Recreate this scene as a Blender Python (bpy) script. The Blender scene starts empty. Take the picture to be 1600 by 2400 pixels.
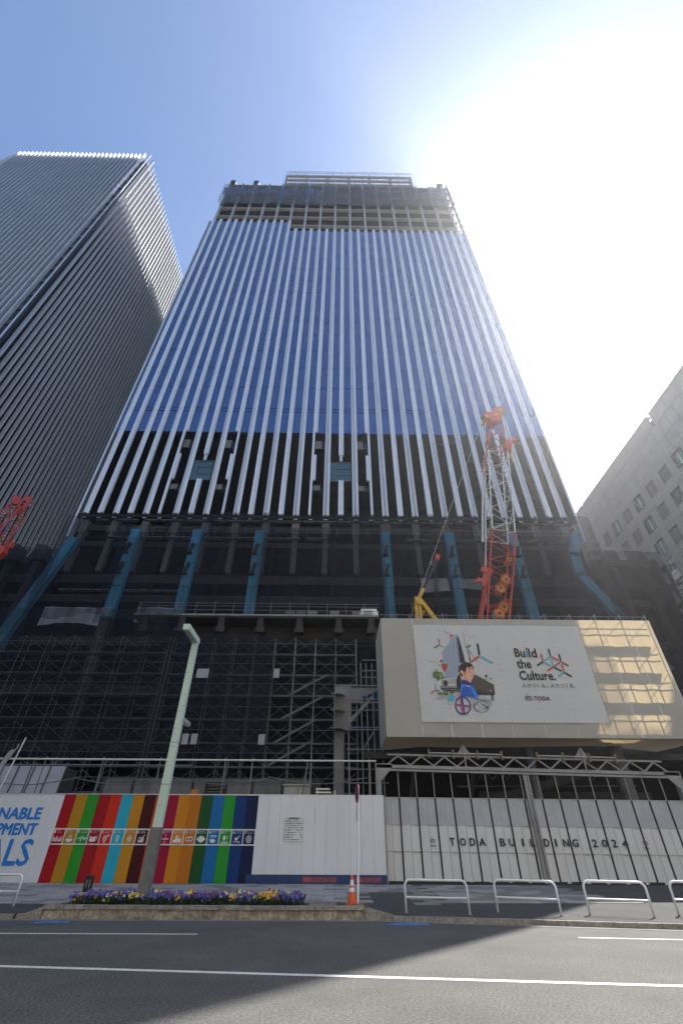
import bpy, math, random
from mathutils import Vector, Matrix
random.seed(7)
R = math.radians
scene = bpy.context.scene
col = scene.collection

# ---------------------------------------------------------------- camera
FOC, TH, PSI, RHO, EYE = 1045.0, R(37.07), R(0.6), 0.005, 1.72
RT = Vector((math.cos(PSI), -math.sin(PSI), 0))
FW = Vector((math.sin(PSI)*math.cos(TH), math.cos(PSI)*math.cos(TH), math.sin(TH)))
UP = Vector((-math.sin(PSI)*math.sin(TH), -math.cos(PSI)*math.sin(TH), math.cos(TH)))
cam_data = bpy.data.cameras.new('camera')
cam = bpy.data.objects.new('camera', cam_data); col.objects.link(cam)
cx = RT*math.cos(RHO) + UP*math.sin(RHO)
cy = -RT*math.sin(RHO) + UP*math.cos(RHO)
m3 = Matrix((cx, cy, -FW)).transposed()
cam.matrix_world = Matrix.Translation((0, 0, EYE)) @ m3.to_4x4()
cam_data.sensor_fit = 'VERTICAL'; cam_data.sensor_height = 36.0
cam_data.lens = FOC/2400*36.0
cam_data.clip_start = 0.1; cam_data.clip_end = 6000
scene.camera = cam

# ---------------------------------------------------------------- sky, sun, exposure
SUN_AZ, SUN_EL = R(41.6), R(51.3)
sdir = Vector((math.sin(SUN_AZ)*math.cos(SUN_EL), math.cos(SUN_AZ)*math.cos(SUN_EL), math.sin(SUN_EL)))
world = bpy.data.worlds.new('World'); scene.world = world; world.use_nodes = True
wn = world.node_tree.nodes; wl = world.node_tree.links
bg = wn['Background']
sky = wn.new('ShaderNodeTexSky'); sky.sky_type = 'NISHITA'; sky.sun_disc = False
sky.sun_elevation = SUN_EL; sky.sun_rotation = SUN_AZ
sky.air_density = 1.0; sky.dust_density = 1.0; sky.ozone_density = 3.6; sky.altitude = 0
wl.new(sky.outputs[0], bg.inputs[0]); bg.inputs[1].default_value = 0.10
sun_data = bpy.data.lights.new('sun', 'SUN'); sun_data.energy = 4.4; sun_data.angle = R(0.53)
sun_data.color = (1.0, 0.95, 0.87)
sun = bpy.data.objects.new('sun', sun_data); col.objects.link(sun)
sun.location = (30, 30, 200)
sun.rotation_euler = sdir.to_track_quat('Z', 'Y').to_euler()
vs = scene.view_settings
vs.view_transform = 'Standard'; vs.look = 'None'; vs.exposure = 1.32; vs.gamma = 1; vs.use_curve_mapping = False
scene.render.engine = 'CYCLES'
scene.cycles.max_bounces = 8; scene.cycles.transparent_max_bounces = 16

# ---------------------------------------------------------------- helpers
def ray(u, v):
    a, b = (u-800)/FOC, (1200-v)/FOC
    a, b = a*math.cos(RHO)-b*math.sin(RHO), a*math.sin(RHO)+b*math.cos(RHO)
    return FW + RT*a + UP*b
def P(u, v, X=None, Y=None, Z=None):
    """point where a sight line meets a real plane (depth Y, side X or height Z)"""
    d = ray(u, v)
    t = X/d.x if X is not None else (Y/d.y if Y is not None else (Z-EYE)/d.z)
    return Vector((d.x*t, d.y*t, EYE+d.z*t))

def lin(c):
    return tuple(((x/12.92) if x <= .04045 else ((x+.055)/1.055)**2.4) for x in c)
def hx(s):
    s = s.lstrip('#'); return lin(tuple(int(s[i:i+2], 16)/255 for i in (0, 2, 4)))

MATS = {}
def mat(name, rgb, rough=.6, metal=0., var=.18, scale=2.0, bump=0., bscale=40., fine=None, trans=0., tcol=None, spec=.5, streak=0.):
    if name in MATS: return MATS[name]
    m = bpy.data.materials.new(name); m.use_nodes = True
    n, l = m.node_tree.nodes, m.node_tree.links
    b = n['Principled BSDF']
    b.inputs['Roughness'].default_value = rough; b.inputs['Metallic'].default_value = metal
    b.inputs['Specular IOR Level'].default_value = spec
    geo = n.new('ShaderNodeNewGeometry')
    tex = n.new('ShaderNodeTexNoise'); tex.inputs['Scale'].default_value = scale; tex.inputs['Detail'].default_value = 5
    tex.inputs['Roughness'].default_value = .65
    vec = geo.outputs['Position']
    if streak:
        mp = n.new('ShaderNodeMapping'); mp.inputs['Scale'].default_value = (1, 1, streak)
        l.new(vec, mp.inputs[0]); vec = mp.outputs[0]
    l.new(vec, tex.inputs['Vector'])
    ramp = n.new('ShaderNodeValToRGB')
    ramp.color_ramp.elements[0].position = .3; ramp.color_ramp.elements[1].position = .7
    ramp.color_ramp.elements[0].color = tuple(max(0, c*(1-var)) for c in rgb)+(1,)
    ramp.color_ramp.elements[1].color = tuple(min(1, c*(1+var)) for c in rgb)+(1,)
    l.new(tex.outputs['Fac'], ramp.inputs[0])
    out = ramp.outputs[0]
    if fine:
        t2 = n.new('ShaderNodeTexNoise'); t2.inputs['Scale'].default_value = fine[0]; t2.inputs['Detail'].default_value = 3
        l.new(geo.outputs['Position'], t2.inputs['Vector'])
        r2 = n.new('ShaderNodeValToRGB'); r2.color_ramp.elements[0].position = .35; r2.color_ramp.elements[1].position = .65
        r2.color_ramp.elements[0].color = (1-fine[1],)*3+(1,); r2.color_ramp.elements[1].color = (1+fine[1],)*3+(1,)
        l.new(t2.outputs['Fac'], r2.inputs[0])
        mx = n.new('ShaderNodeMix'); mx.data_type = 'RGBA'; mx.blend_type = 'MULTIPLY'; mx.inputs[0].default_value = 1
        l.new(out, mx.inputs[6]); l.new(r2.outputs[0], mx.inputs[7]); out = mx.outputs[2]
    l.new(out, b.inputs['Base Color'])
    if bump:
        t3 = n.new('ShaderNodeTexNoise'); t3.inputs['Scale'].default_value = bscale; t3.inputs['Detail'].default_value = 4
        l.new(geo.outputs['Position'], t3.inputs['Vector'])
        bp = n.new('ShaderNodeBump'); bp.inputs['Strength'].default_value = bump; bp.inputs['Distance'].default_value = .02
        l.new(t3.outputs['Fac'], bp.inputs['Height']); l.new(bp.outputs[0], b.inputs['Normal'])
    if trans:
        tr = n.new('ShaderNodeBsdfTranslucent'); (l.new(out, tr.inputs['Color']) if tcol is None else setattr(tr.inputs['Color'], 'default_value', tcol+(1,)))
        mx = n.new('ShaderNodeMixShader'); mx.inputs[0].default_value = trans
        l.new(b.outputs[0], mx.inputs[1]); l.new(tr.outputs[0], mx.inputs[2])
        l.new(mx.outputs[0], n['Material Output'].inputs[0])
    MATS[name] = m
    return m
def net_mat(name, rgb, cover=.5, var=.12):
    m = bpy.data.materials.new(name); m.use_nodes = True
    n, l = m.node_tree.nodes, m.node_tree.links
    n.remove(n['Principled BSDF'])
    d = n.new('ShaderNodeBsdfDiffuse'); d.inputs[0].default_value = rgb+(1,)
    t = n.new('ShaderNodeBsdfTransparent')
    mx = n.new('ShaderNodeMixShader')
    geo = n.new('ShaderNodeNewGeometry'); tex = n.new('ShaderNodeTexNoise'); tex.inputs['Scale'].default_value = .55
    tex.inputs['Detail'].default_value = 4
    mp = n.new('ShaderNodeMapping'); mp.inputs['Scale'].default_value = (1.6, 1, .25)
    l.new(geo.outputs['Position'], mp.inputs[0]); l.new(mp.outputs[0], tex.inputs['Vector'])
    mr = n.new('ShaderNodeMapRange'); mr.inputs[1].default_value = .3; mr.inputs[2].default_value = .7
    mr.inputs[3].default_value = cover-var; mr.inputs[4].default_value = cover+var
    l.new(tex.outputs['Fac'], mr.inputs[0]); l.new(mr.outputs[0], mx.inputs[0])
    l.new(t.outputs[0], mx.inputs[1]); l.new(d.outputs[0], mx.inputs[2])
    l.new(mx.outputs[0], n['Material Output'].inputs[0])
    MATS[name] = m
    return m

WL = {}
class MB:
    def __init__(s): s.v = []; s.f = []
    def face(s, pts):
        k = len(s.v); s.v += [tuple(p) for p in pts]; s.f.append(tuple(range(k, k+len(pts)))); return s
    def box(s, x0, x1, y0, y1, z0, z1):
        k = len(s.v)
        s.v += [(x, y, z) for z in (z0, z1) for y in (y0, y1) for x in (x0, x1)]
        s.f += [tuple(k+i for i in q) for q in ((0,2,3,1),(4,5,7,6),(0,1,5,4),(2,6,7,3),(0,4,6,2),(1,3,7,5))]
        return s
    def cbox(s, c, d):
        return s.box(c[0]-d[0]/2, c[0]+d[0]/2, c[1]-d[1]/2, c[1]+d[1]/2, c[2]-d[2]/2, c[2]+d[2]/2)
    def bar(s, p, q, w, h=None, up=None, w2=None, h2=None):
        h = w if h is None else h; w2 = w if w2 is None else w2; h2 = h if h2 is None else h2
        p, q = Vector(p), Vector(q); d = (q-p).normalized()
        u = Vector(up) if up is not None else (Vector((0, 0, 1)) if abs(d.z) < .9 else Vector((0, 1, 0)))
        a = d.cross(u).normalized(); b = a.cross(d).normalized()
        k = len(s.v)
        for o, ww, hh in ((p, w, h), (q, w2, h2)):
            for sx, sy in ((-1,-1),(1,-1),(1,1),(-1,1)): s.v.append(tuple(o+a*sx*ww/2+b*sy*hh/2))
        s.f += [tuple(k+i for i in t) for t in ((3,2,1,0),(4,5,6,7),(0,1,5,4),(1,2,6,5),(2,3,7,6),(3,0,4,7))]
        return s
    def tube(s, p, q, r, n=6, r2=None, caps=True):
        r2 = r if r2 is None else r2
        p, q = Vector(p), Vector(q); d = (q-p).normalized()
        u = Vector((0, 0, 1)) if abs(d.z) < .9 else Vector((0, 1, 0))
        a = d.cross(u).normalized(); b = a.cross(d).normalized(); k = len(s.v)
        for o, rr in ((p, r), (q, r2)):
            for i in range(n):
                t = 2*math.pi*i/n; s.v.append(tuple(o+a*math.cos(t)*rr+b*math.sin(t)*rr))
        for i in range(n):
            j = (i+1) % n; s.f.append((k+i, k+j, k+n+j, k+n+i))
        if caps:
            s.f.append(tuple(k+i for i in reversed(range(n)))); s.f.append(tuple(k+n+i for i in range(n)))
        return s
    def path(s, pts, r, n=8):
        pts = [Vector(p) for p in pts]; k = len(s.v)
        for i, p in enumerate(pts):
            d = (pts[min(i+1, len(pts)-1)]-pts[max(i-1, 0)]).normalized()
            u = Vector((0, 1, .001)) if abs(d.y) < .9 else Vector((0, 0, 1))
            a = d.cross(u).normalized(); b = a.cross(d).normalized()
            for j in range(n):
                t = 2*math.pi*j/n; s.v.append(tuple(p+a*math.cos(t)*r+b*math.sin(t)*r))
        for i in range(len(pts)-1):
            for j in range(n):
                j2 = (j+1) % n; s.f.append((k+i*n+j, k+i*n+j2, k+(i+1)*n+j2, k+(i+1)*n+j))
        s.f.append(tuple(k+j for j in reversed(range(n)))); e = k+(len(pts)-1)*n
        s.f.append(tuple(e+j for j in range(n)))
        return s
    def lathe(s, prof, c=(0, 0, 0), n=20):
        k = len(s.v)
        for r, z in prof:
            for i in range(n):
                t = 2*math.pi*i/n; s.v.append((c[0]+r*math.cos(t), c[1]+r*math.sin(t), c[2]+z))
        for i in range(len(prof)-1):
            for j in range(n):
                j2 = (j+1) % n; s.f.append((k+i*n+j, k+i*n+j2, k+(i+1)*n+j2, k+(i+1)*n+j))
        return s
    def prism(s, poly, off):
        """poly: list of points, off: extrusion vector"""
        off = Vector(off); poly = [Vector(p) for p in poly]; n = len(poly); k = len(s.v)
        s.v += [tuple(p) for p in poly]+[tuple(p+off) for p in poly]
        s.f.append(tuple(k+i for i in range(n))); s.f.append(tuple(k+n+i for i in reversed(range(n))))
        for i in range(n):
            j = (i+1) % n; s.f.append((k+i, k+n+i, k+n+j, k+j))
        return s
    def build(s, name, m=None, parent=None, smooth=False, mesh_only=False, keep=False):
        if keep: o0 = Vector((0, 0, 0))
        else:
            xs = [p[0] for p in s.v]; ys = [p[1] for p in s.v]; zs = [p[2] for p in s.v]
            o0 = Vector(((min(xs)+max(xs))/2, (min(ys)+max(ys))/2, min(zs)))
        me = bpy.data.meshes.new(name)
        me.from_pydata([(p[0]-o0.x, p[1]-o0.y, p[2]-o0.z) for p in s.v], [], s.f)
        if m: me.materials.append(m)
        if smooth:
            for pl in me.polygons: pl.use_smooth = True
        if mesh_only: return me
        return inst(name, me, o0, parent)
def inst(name, me, loc, parent=None, rz=0.0):
    o = bpy.data.objects.new(name, me); col.objects.link(o)
    loc = Vector(loc)
    if parent is not None:
        o.parent = parent; o.location = loc-WL[parent.name]
    else: o.location = loc
    if rz: o.rotation_euler.z = rz
    WL[o.name] = loc
    return o
def thing(name, label, cat, loc, group=None):
    o = bpy.data.objects.new(name, None); col.objects.link(o); o.location = loc
    o.empty_display_size = .3
    WL[o.name] = Vector(loc)
    return tag(o, label, cat, group)
def tag(o, label, cat, group=None):
    o['label'] = label; o['category'] = cat
    if group: o['group'] = group
    return o
def struct(o): o['kind'] = 'structure'; return o
def stuff(o): o['kind'] = 'stuff'; return o

def text_mesh(s, offset=0.0, shear=0.0):
    cu = bpy.data.curves.new('t', 'FONT'); cu.body = s; cu.resolution_u = 2; cu.offset = offset; cu.shear = shear
    ob = bpy.data.objects.new('t', cu); col.objects.link(ob)
    bpy.context.view_layer.update()
    dg = bpy.context.evaluated_depsgraph_get()
    me = bpy.data.meshes.new_from_object(ob.evaluated_get(dg))
    bpy.data.objects.remove(ob); bpy.data.curves.remove(cu)
    return me
def text(s, x0, x1, z0, z1, y, m, parent, name='lettering', offset=0.0, shear=0.0, bold=0.0):
    """flat lettering on the plane y, fitted to the box x0..x1, z0..z1"""
    me = text_mesh(s, offset, shear)
    vs_ = [v.co for v in me.vertices]
    if not vs_: return None
    a0, a1 = min(v.x for v in vs_), max(v.x for v in vs_); b0, b1 = min(v.y for v in vs_), max(v.y for v in vs_)
    sx, sz = (x1-x0)/(a1-a0), (z1-z0)/(b1-b0)
    for v in me.vertices:
        v.co = ((v.co.x-a0)*sx-(x1-x0)/2, 0, (v.co.y-b0)*sz)
    if bold:
        vv = [tuple(v.co) for v in me.vertices]; ff = [tuple(p.vertices) for p in me.polygons]; n_ = len(vv)
        me = bpy.data.meshes.new(name)
        sh = [(-bold, 0, 0), (bold, -.0012, 0), (0, -.0024, bold*.8), (0, -.0036, -bold*.8)]
        me.from_pydata([(v[0]+a, v[1]+b, v[2]+c) for a, b, c in sh for v in vv], [], [tuple(i+k*n_ for i in f) for k in range(4) for f in ff])
    me.materials.clear(); me.materials.append(m)
    return inst(name, me, ((x0+x1)/2, y, z0), parent)
# ---------------------------------------------------------------- materials
M_asphalt = mat('asphalt', (.088, .086, .084), .85, var=.22, scale=.45, fine=(26, .5), bump=.8, bscale=45)
M_walkasph = mat('sidewalk_asphalt', (.050, .050, .052), .9, var=.25, scale=.8, fine=(60, .3), bump=.4, bscale=80)
M_earth = mat('earth', (.06, .055, .05), .95, var=.3, scale=.4)
M_paver = mat('concrete_paver', (.30, .29, .28), .85, var=.2, scale=1.2, fine=(25, .2), bump=.25, bscale=50)
M_paver2 = mat('grey_paver', (.19, .187, .183), .85, var=.25, scale=1.0, fine=(25, .2), bump=.25, bscale=50)
M_kerb = mat('kerb_stone', (.26, .235, .205), .85, var=.35, scale=2.5, fine=(18, .25), bump=.5, bscale=30)
M_oldcon = mat('weathered_concrete', (.30, .25, .19), .9, var=.5, scale=3.0, fine=(14, .3), bump=.6, bscale=25)
M_paint = mat('road_paint', (.66, .66, .64), .7, var=.12, scale=6, fine=(60, .12))
M_bluepaint = mat('blue_road_paint', (.06, .17, .42), .75, var=.3, scale=3, fine=(50, .25))
M_white = mat('white_steel', (.74, .75, .76), .38, var=.04, scale=1.5)
M_hoard = mat('white_hoarding', (.66, .665, .68), .35, var=.05, scale=.8, streak=.25)
M_gate = mat('gate_sheet', (.60, .60, .59), .55, var=.06, scale=1.2, streak=.3)
M_gatemesh = mat('gate_mesh', (.40, .41, .43), .6, var=.08, scale=1.2)
M_gaterail = mat('gate_rail', (.40, .37, .33), .5, var=.1)
M_black = mat('black_rubber', (.012, .012, .013), .6)
M_darkgap = mat('dark_gap', (.02, .02, .02), .8)
M_silver = mat('silver_fin', (.74, .75, .78), .40, metal=.25, var=.04, scale=.3)
M_silver2 = mat('silver_louver', (.64, .65, .68), .36, metal=.5, var=.05, scale=.3)
M_silver3 = mat('satin_louver', (.56, .57, .60), .6, metal=.15, var=.05, scale=.3)
M_wallblk = mat('dark_curtain_wall', (.018, .021, .026), .25, var=.3, scale=.2)
M_louver = mat('black_louver', (.006, .006, .007), .55, var=.2, spec=.2)
M_glass = mat('tower_glass', (.14, .21, .36), .045, metal=.92, var=.05, scale=.05)
M_glasstop = M_glass
M_dark = mat('dark_interior', (.012, .011, .011), .9, var=.4, scale=.4)  # near-black tone puts the deep shade of the open storeys into the colour
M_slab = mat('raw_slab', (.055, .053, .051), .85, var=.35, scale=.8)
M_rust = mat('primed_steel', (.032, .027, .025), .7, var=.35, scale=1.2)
M_colgrey = mat('grey_fireproof', (.17, .165, .16), .85, var=.3, scale=1.5, streak=.3)
M_bluecol = mat('blue_column', (.075, .31, .48), .6, var=.3, scale=.9, streak=.25)
M_beige = mat('beige_frame', (.40, .385, .36), .75, var=.15, scale=1.0)
M_scaf = mat('galvanised_tube', (.27, .27, .27), .42, metal=.6, var=.2, scale=3)
M_deck = mat('scaffold_deck', (.19, .195, .205), .55, metal=.3, var=.2, scale=2)
M_net = net_mat('navy_net', (.030, .033, .046), .42, .16)
M_netg = net_mat('grey_net', (.20, .205, .235), .50, .16)
M_netp = net_mat('pale_net', (.22, .25, .33), .13, .09)
M_tarpblue = mat('blue_tarp', (.05, .16, .42), .5, var=.3, scale=1.0, trans=.3)
M_tarp = mat('white_tarp', (.52, .53, .56), .6, var=.12, scale=1.0, trans=.25)
M_cloth = mat('cream_sheet', (.66, .63, .57), .75, var=.05, scale=.6, trans=.45, tcol=(.72, .55, .30), bump=.15, bscale=4)
M_print = mat('banner_sheet', (.62, .62, .60), .7, var=.04, scale=.5, trans=.15, bump=.12, bscale=3)
M_steelg = mat('grey_steel', (.24, .235, .225), .6, var=.2, scale=1.4)
M_steeld = mat('dark_grey_steel', (.12, .12, .12), .6, var=.25, scale=1.4)
M_red = mat('crane_red', (.50, .055, .030), .42, var=.2, scale=1.5)
M_cwhite = mat('crane_white', (.66, .65, .62), .45, var=.12, scale=1.5)
M_orange = mat('crane_orange', (.62, .20, .02), .45, var=.2)
M_yellow = mat('crane_yellow', (.62, .36, .02), .42, var=.2, scale=2)
M_cable = mat('wire_rope', (.05, .05, .05), .6)
M_lamp = mat('lamp_green', (.50, .62, .53), .5, var=.10, scale=1.5, streak=.3)
M_lampg = mat('lamp_grey', (.33, .34, .34), .5, var=.1)
M_wrap = mat('ribbed_wrap', (.17, .17, .165), .7, var=.2, scale=4)
M_cone = mat('cone_orange', (.78, .10, .02), .5, var=.1)
M_refl = mat('cone_band', (.75, .75, .74), .35, var=.05)
M_stone = mat('stone_panel', (.33, .325, .32), .7, var=.10, scale=.5, fine=(8, .08))
M_stonetrim = mat('stone_trim', (.46, .45, .43), .65, var=.08)
M_winglass = mat('window_glass', (.10, .17, .18), .06, metal=.6, var=.2, scale=.3)
M_winteal = mat('window_teal', (.16, .34, .34), .25, metal=.1, var=.2, scale=.4)
M_blind = mat('window_blind', (.20, .20, .195), .7, var=.15, scale=.6)
M_alu = mat('window_aluminium', (.62, .63, .64), .35, metal=.6)
M_bronze = mat('window_bronze', (.05, .045, .042), .5)
M_soil = mat('soil', (.03, .022, .016), .95, var=.4, scale=8)
M_leaf = mat('pansy_leaf', (.035, .085, .022), .55, var=.4, scale=12)
M_straw = mat('dry_grass', (.22, .17, .09), .85, var=.3, scale=12)
M_ink = mat('black_ink', (.015, .014, .016), .6)
M_navyink = mat('navy_band', (.010, .035, .13), .4, var=.1)
M_orangeink = mat('orange_ink', (.55, .09, .03), .5)
M_skyink = mat('blue_ink', (.015, .20, .60), .45)
M_redink = mat('red_ink', (.48, .03, .03), .5)
M_tealink = mat('teal_ink', (.06, .36, .46), .5)
M_wink = mat('white_ink', (.70, .70, .69), .5)

# ---------------------------------------------------------------- ground, road, pavement
struct(MB().face([(-3000, -3000, -.06), (3000, -3000, -.06), (3000, 3000, -.06), (-3000, 3000, -.06)]).build('ground', M_earth))
def kerb_y(x):            # the kerb line comes a little nearer to the right
    return 18.08 if x < 1.3 else 18.08-(x-1.3)*.212
FENCE_Z = .31
def gz(x, y):             # footway falls towards the kerb
    ky = kerb_y(x); t = min(1, max(0, (y-ky)/(28-ky)))
    return .12+t*(FENCE_Z+.04-.12)
rd = MB(); xs = [-260, -40, -9.3, 1.3, 14, 40, 260]
for a, b in zip(xs[:-1], xs[1:]):
    ya, yb = kerb_y(max(-40, min(40, a))), kerb_y(max(-40, min(40, b)))
    rd.face([(a, -9, 0), (b, -9, 0), (b, yb+.05, 0), (a, ya+.05, 0)])
road = struct(rd.build('road', M_asphalt))
def strip(p, q, w, z, name, m, parent):
    p, q = Vector(p), Vector(q); d = (q-p).normalized(); n = Vector((-d.y, d.x, 0))*w/2
    return MB().face([p-n+Vector((0,0,z)), q-n+Vector((0,0,z)), q+n+Vector((0,0,z)), p+n+Vector((0,0,z))]).build(name, m, parent)
def gp(u, v): p = P(u, v, Z=0); p.z = 0; return p
a, b = gp(0, 2265), gp(1600, 2312); d = (b-a).normalized()
strip(a-d*120, b+d*120, .16, .005, 'lane_line', M_paint, road)
a, b = gp(0, 2188), gp(463, 2190); d = (b-a).normalized()
strip(a-d*1.2, b, .13, .005, 'lane_dash', M_paint, road)
a, b = gp(1355, 2198), gp(1600, 2203); d = (b-a).normalized()
strip(a, b+d*3.2, .13, .005, 'lane_dash', M_paint, road)
for k in (1, 2, 3):
    strip(a+d*(k*11), a+d*(k*11+6), .13, .005, 'lane_dash', M_paint, road)
for (u, v, w) in ((138, 2156, 1.1), (945, 2160, 1.25)):     # blue cycle marks by the kerb
    c = gp(u, v); c.y = kerb_y(c.x)-.62
    MB().face([c+Vector((-w*.55, .0, .005)), c+Vector((-w*.2, -.3, .005)), c+Vector((w*.55, -.16, .005)), c+Vector((w*.5, .22, .005)), c+Vector((-w*.1, .3, .005))]).build('blue_cycle_mark', M_bluepaint, road)
# gutter slab
g = MB()
for a, b in ((-40, 1.3), (1.3, 40)):
    g.face([(a, kerb_y(a)-.30, .006), (b, kerb_y(b)-.30, .006), (b, kerb_y(b), .006), (a, kerb_y(a), .006)])
g.build('gutter', M_paver2, road)
# pavement sheet
sw = MB(); xs = [-60, -30, -20, -14, -9.3, -4, 1.3, 5, 9, 14, 20, 40, 80]; ys = [0, .15, .4, .7, 1.0]
for a, b in zip(xs[:-1], xs[1:]):
    for s, t in zip(ys[:-1], ys[1:]):
        pts = []
        for x, k in ((a, s), (b, s), (b, t), (a, t)):
            y = kerb_y(x)+.18+(28-kerb_y(x)-.18)*k; pts.append((x, y, gz(x, y)))
        sw.face(pts)
    sw.face([(a, 28, .35), (b, 28, .35), (b, 95, .35), (a, 95, .35)])
pavement = struct(sw.build('sidewalk', M_walkasph))
# kerb stones
for side in (0, 1):
    x = -24.0
    while x < 14.0:
        x2 = x+.6
        if (x2 < -9.2 or x > 1.35):
            mb = MB(); e = .008; ya, yb = kerb_y(x), kerb_y(x2)
            if side == 0:
                mb.prism([(x+e, ya, -.02), (x2-e, yb, -.02), (x2-e, yb+.17, -.02), (x+e, ya+.17, -.02)], (0, 0, .14+random.uniform(-.004, .004)))
                mb.build('kerb_stone', M_kerb, pavement)
        x = x2
# paving slabs in the rear of the footway
n = 0; SL = .92
x = -16.5
while x < 17:
    y = 20.9 if not (-16 < x < 3) else 20.4
    j = 0
    while y < 27.6:
        u = .008; y2 = min(y+SL*.74, 27.93)
        if n < 300 and not (.9 < x < 2.2 and y < 24):
            h = .012+random.uniform(0, .004); xo = (SL/2 if j % 2 else 0)
            xa, xb = x+xo+u, x+xo+SL-u
            pts = [(xa, y+u, gz(xa, y)), (xb, y+u, gz(xb, y)), (xb, y2-u, gz(xb, y2)), (xa, y2-u, gz(xa, y2))]
            MB().prism(pts, (0, 0, h)).build('paving_slab', random.choice([M_paver, M_paver, M_paver2]) if x < 1 else random.choice([M_paver2, M_paver2, M_paver]), pavement)
            n += 1
        y = y2; j += 1
    x += SL
# ---------------------------------------------------------------- the glass tower under construction
TY = 43.5
FX0, FP, NF = -30.4, 1.81, 33
fx = [FX0+FP*i for i in range(NF)]
TX0, TX1 = -31.35, 29.05
XSTEP = -11.6
ZR = [48.4, 52.85, 53.6, 58.5, 63.45, 68.35, 73.2, 77.5, 78.6, 83.2, 88.0, 92.75, 97.5, 102.1, 106.9, 111.7, 116.6, 121.3]
tower = thing('office_tower', 'tall blue glass tower with silver vertical fins and unfinished open top floors', 'tower', (-1.1, 60, .35))
MB().box(TX0+.25, TX1-.25, TY+.18, 98, 33.8, 116.4).build('core_wall', M_wallblk, tower)  # unseen rear drawn out far back to shade the left tower's flank
MB().box(TX0+.9, TX1-.9, TY+3.0, 96, 116.5, 150).build('core_wall', M_dark, tower)  # upper core, rear likewise lengthened out of sight to block the sun
# right and left flank fins give the edge its bright line
for x, nm in ((TX0, 'corner_trim'), (TX1, 'corner_trim')):
    MB().box(x-.12, x+.12, TY-.12, TY+.10, 30.5, 117 if x > 0 else 121.3).build(nm, M_silver, tower)
MB().box(TX1-.24, TX1-.02, TY+.11, 98, 33.8, 116.4).build('flank_wall', M_wallblk, tower)
edges = [TX0+.13]+fx+[TX1-.13]
bays = list(zip(edges[:-1], edges[1:]))
pane_cache = {}
def pane_mesh(w, h):
    k = (round(w, 2), round(h, 2))
    if k not in pane_cache:
        pane_cache[k] = MB().box(-w/2+.012, w/2-.012, -.03, .03, .065, h-.065).build('glass_pane', M_glass, mesh_only=True, keep=True)
    return pane_cache[k]
npane = 0; rest = MB()
for r in range(len(ZR)-1):
    z0, z1 = ZR[r], ZR[r+1]
    for a, b in bays:
        if r == len(ZR)-2 and (a+b)/2 > XSTEP: continue
        if npane < 300:
            o = inst('glass_pane', pane_mesh(b-a, z1-z0), ((a+b)/2, TY+.05, z0), tower)
            o.rotation_euler = (random.gauss(0, .0022), 0, random.gauss(0, .0022)); npane += 1
        else:
            t1, t2 = random.gauss(0, .0022), random.gauss(0, .0022); h = z1-z0; w = b-a
            y = TY+.05
            rest.face([(a+.012, y-t1*h/2-t2*w/2, z0+.065), (b-.012, y-t1*h/2+t2*w/2, z0+.065), (b-.012, y+t1*h/2+t2*w/2, z1-.065), (a+.012, y+t1*h/2-t2*w/2, z1-.065)])
stuff(rest.build('glass_panes', M_glass, tower))
# fins
def prof_major(x, half=0):
    pts = []
    for k in range(-5, 6):
        t = k/5; pts.append((x+t*.375, TY-(.10+.36*(1-abs(t))**1.8)))
    return [(x-.375, TY-.02)]+pts+[(x+.375, TY-.02)]
def prof_minor(x, half=0):
    p = [(x-.33, TY-.02), (x-.33, TY-.30), (x-.28, TY-.33), (x-.06, TY-.27), (x-.02, TY-.22), (x+.02, TY-.22), (x+.06, TY-.27), (x+.28, TY-.33), (x+.33, TY-.30), (x+.33, TY-.02)]
    if half < 0: p = p[:5]+[(x-.02, TY-.02)]
    if half > 0: p = [(x+.02, TY-.02)]+p[5:]
    return p
BZ = [33.9, 39.5, 43.95, 48.4]
cuts = BZ[:-1]+ZR
for i, x in enumerate(fx):
    top = ZR[-1]+.55 if x < XSTEP else ZR[-2]+.55
    mb = MB()
    zz = [z for z in cuts if z < top-1]+[top]
    zz = [z for z in zz if z not in (53.6, 78.6)]
    for z0, z1 in zip(zz[:-1], zz[1:]):
        half = 0
        if i in (7, 17) and 39 < z0 < 42: continue
        if i in (5, 15) and (43 < z0 < 45 or z0 < 35): half = -1
        if i in (9, 19) and (43 < z0 < 45 or z0 < 35): half = 1
        pr = prof_major(x) if i % 2 == 0 else prof_minor(x, half)
        mb.prism([(p[0], p[1], z0+.012) for p in pr], (0, 0, z1-z0-.024))
    if i in (7, 17):
        mb.prism([(x+(p[0]-x)*.55, p[1]+.08, 42.9) for p in prof_minor(x)], (0, 0, 1.02))
    mb.build('fin', M_silver, tower)
# black louvered band
def louver(a, b, skips):
    mb = MB(); w = b-a
    z = 33.95
    while z < 48.3:
        if not any(s0 < z+.1 < s1 and not (x1 < a+.05 or x0 > b-.05) for x0, x1, s0, s1 in skips):
            mb.prism([(a+.01, TY-.03, z), (a+.01, TY+.07, z+.13), (a+.01, TY+.09, z+.12), (a+.01, TY-.01, z-.01)], (w-.02, 0, 0))
        elif mb.f:
            mb.build('louver_panel', M_louver, tower); mb = MB()
        z += .18
    return mb.build('louver_panel', M_louver, tower)
skips = []
for cxx in (-17.75, .35):
    skips.append((cxx-1.55, cxx+1.2, 39.55, 42.9))
    skips += [(cxx-3.62, cxx-2.56, 45.4, 46.9), (cxx-3.62, cxx-2.56, 38.0, 38.9), (cxx+2.0, cxx+3.1, 45.4, 46.9), (cxx+2.0, cxx+3.1, 38.0, 38.9)]
for a, b in bays: louver(a, b, skips)
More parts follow.
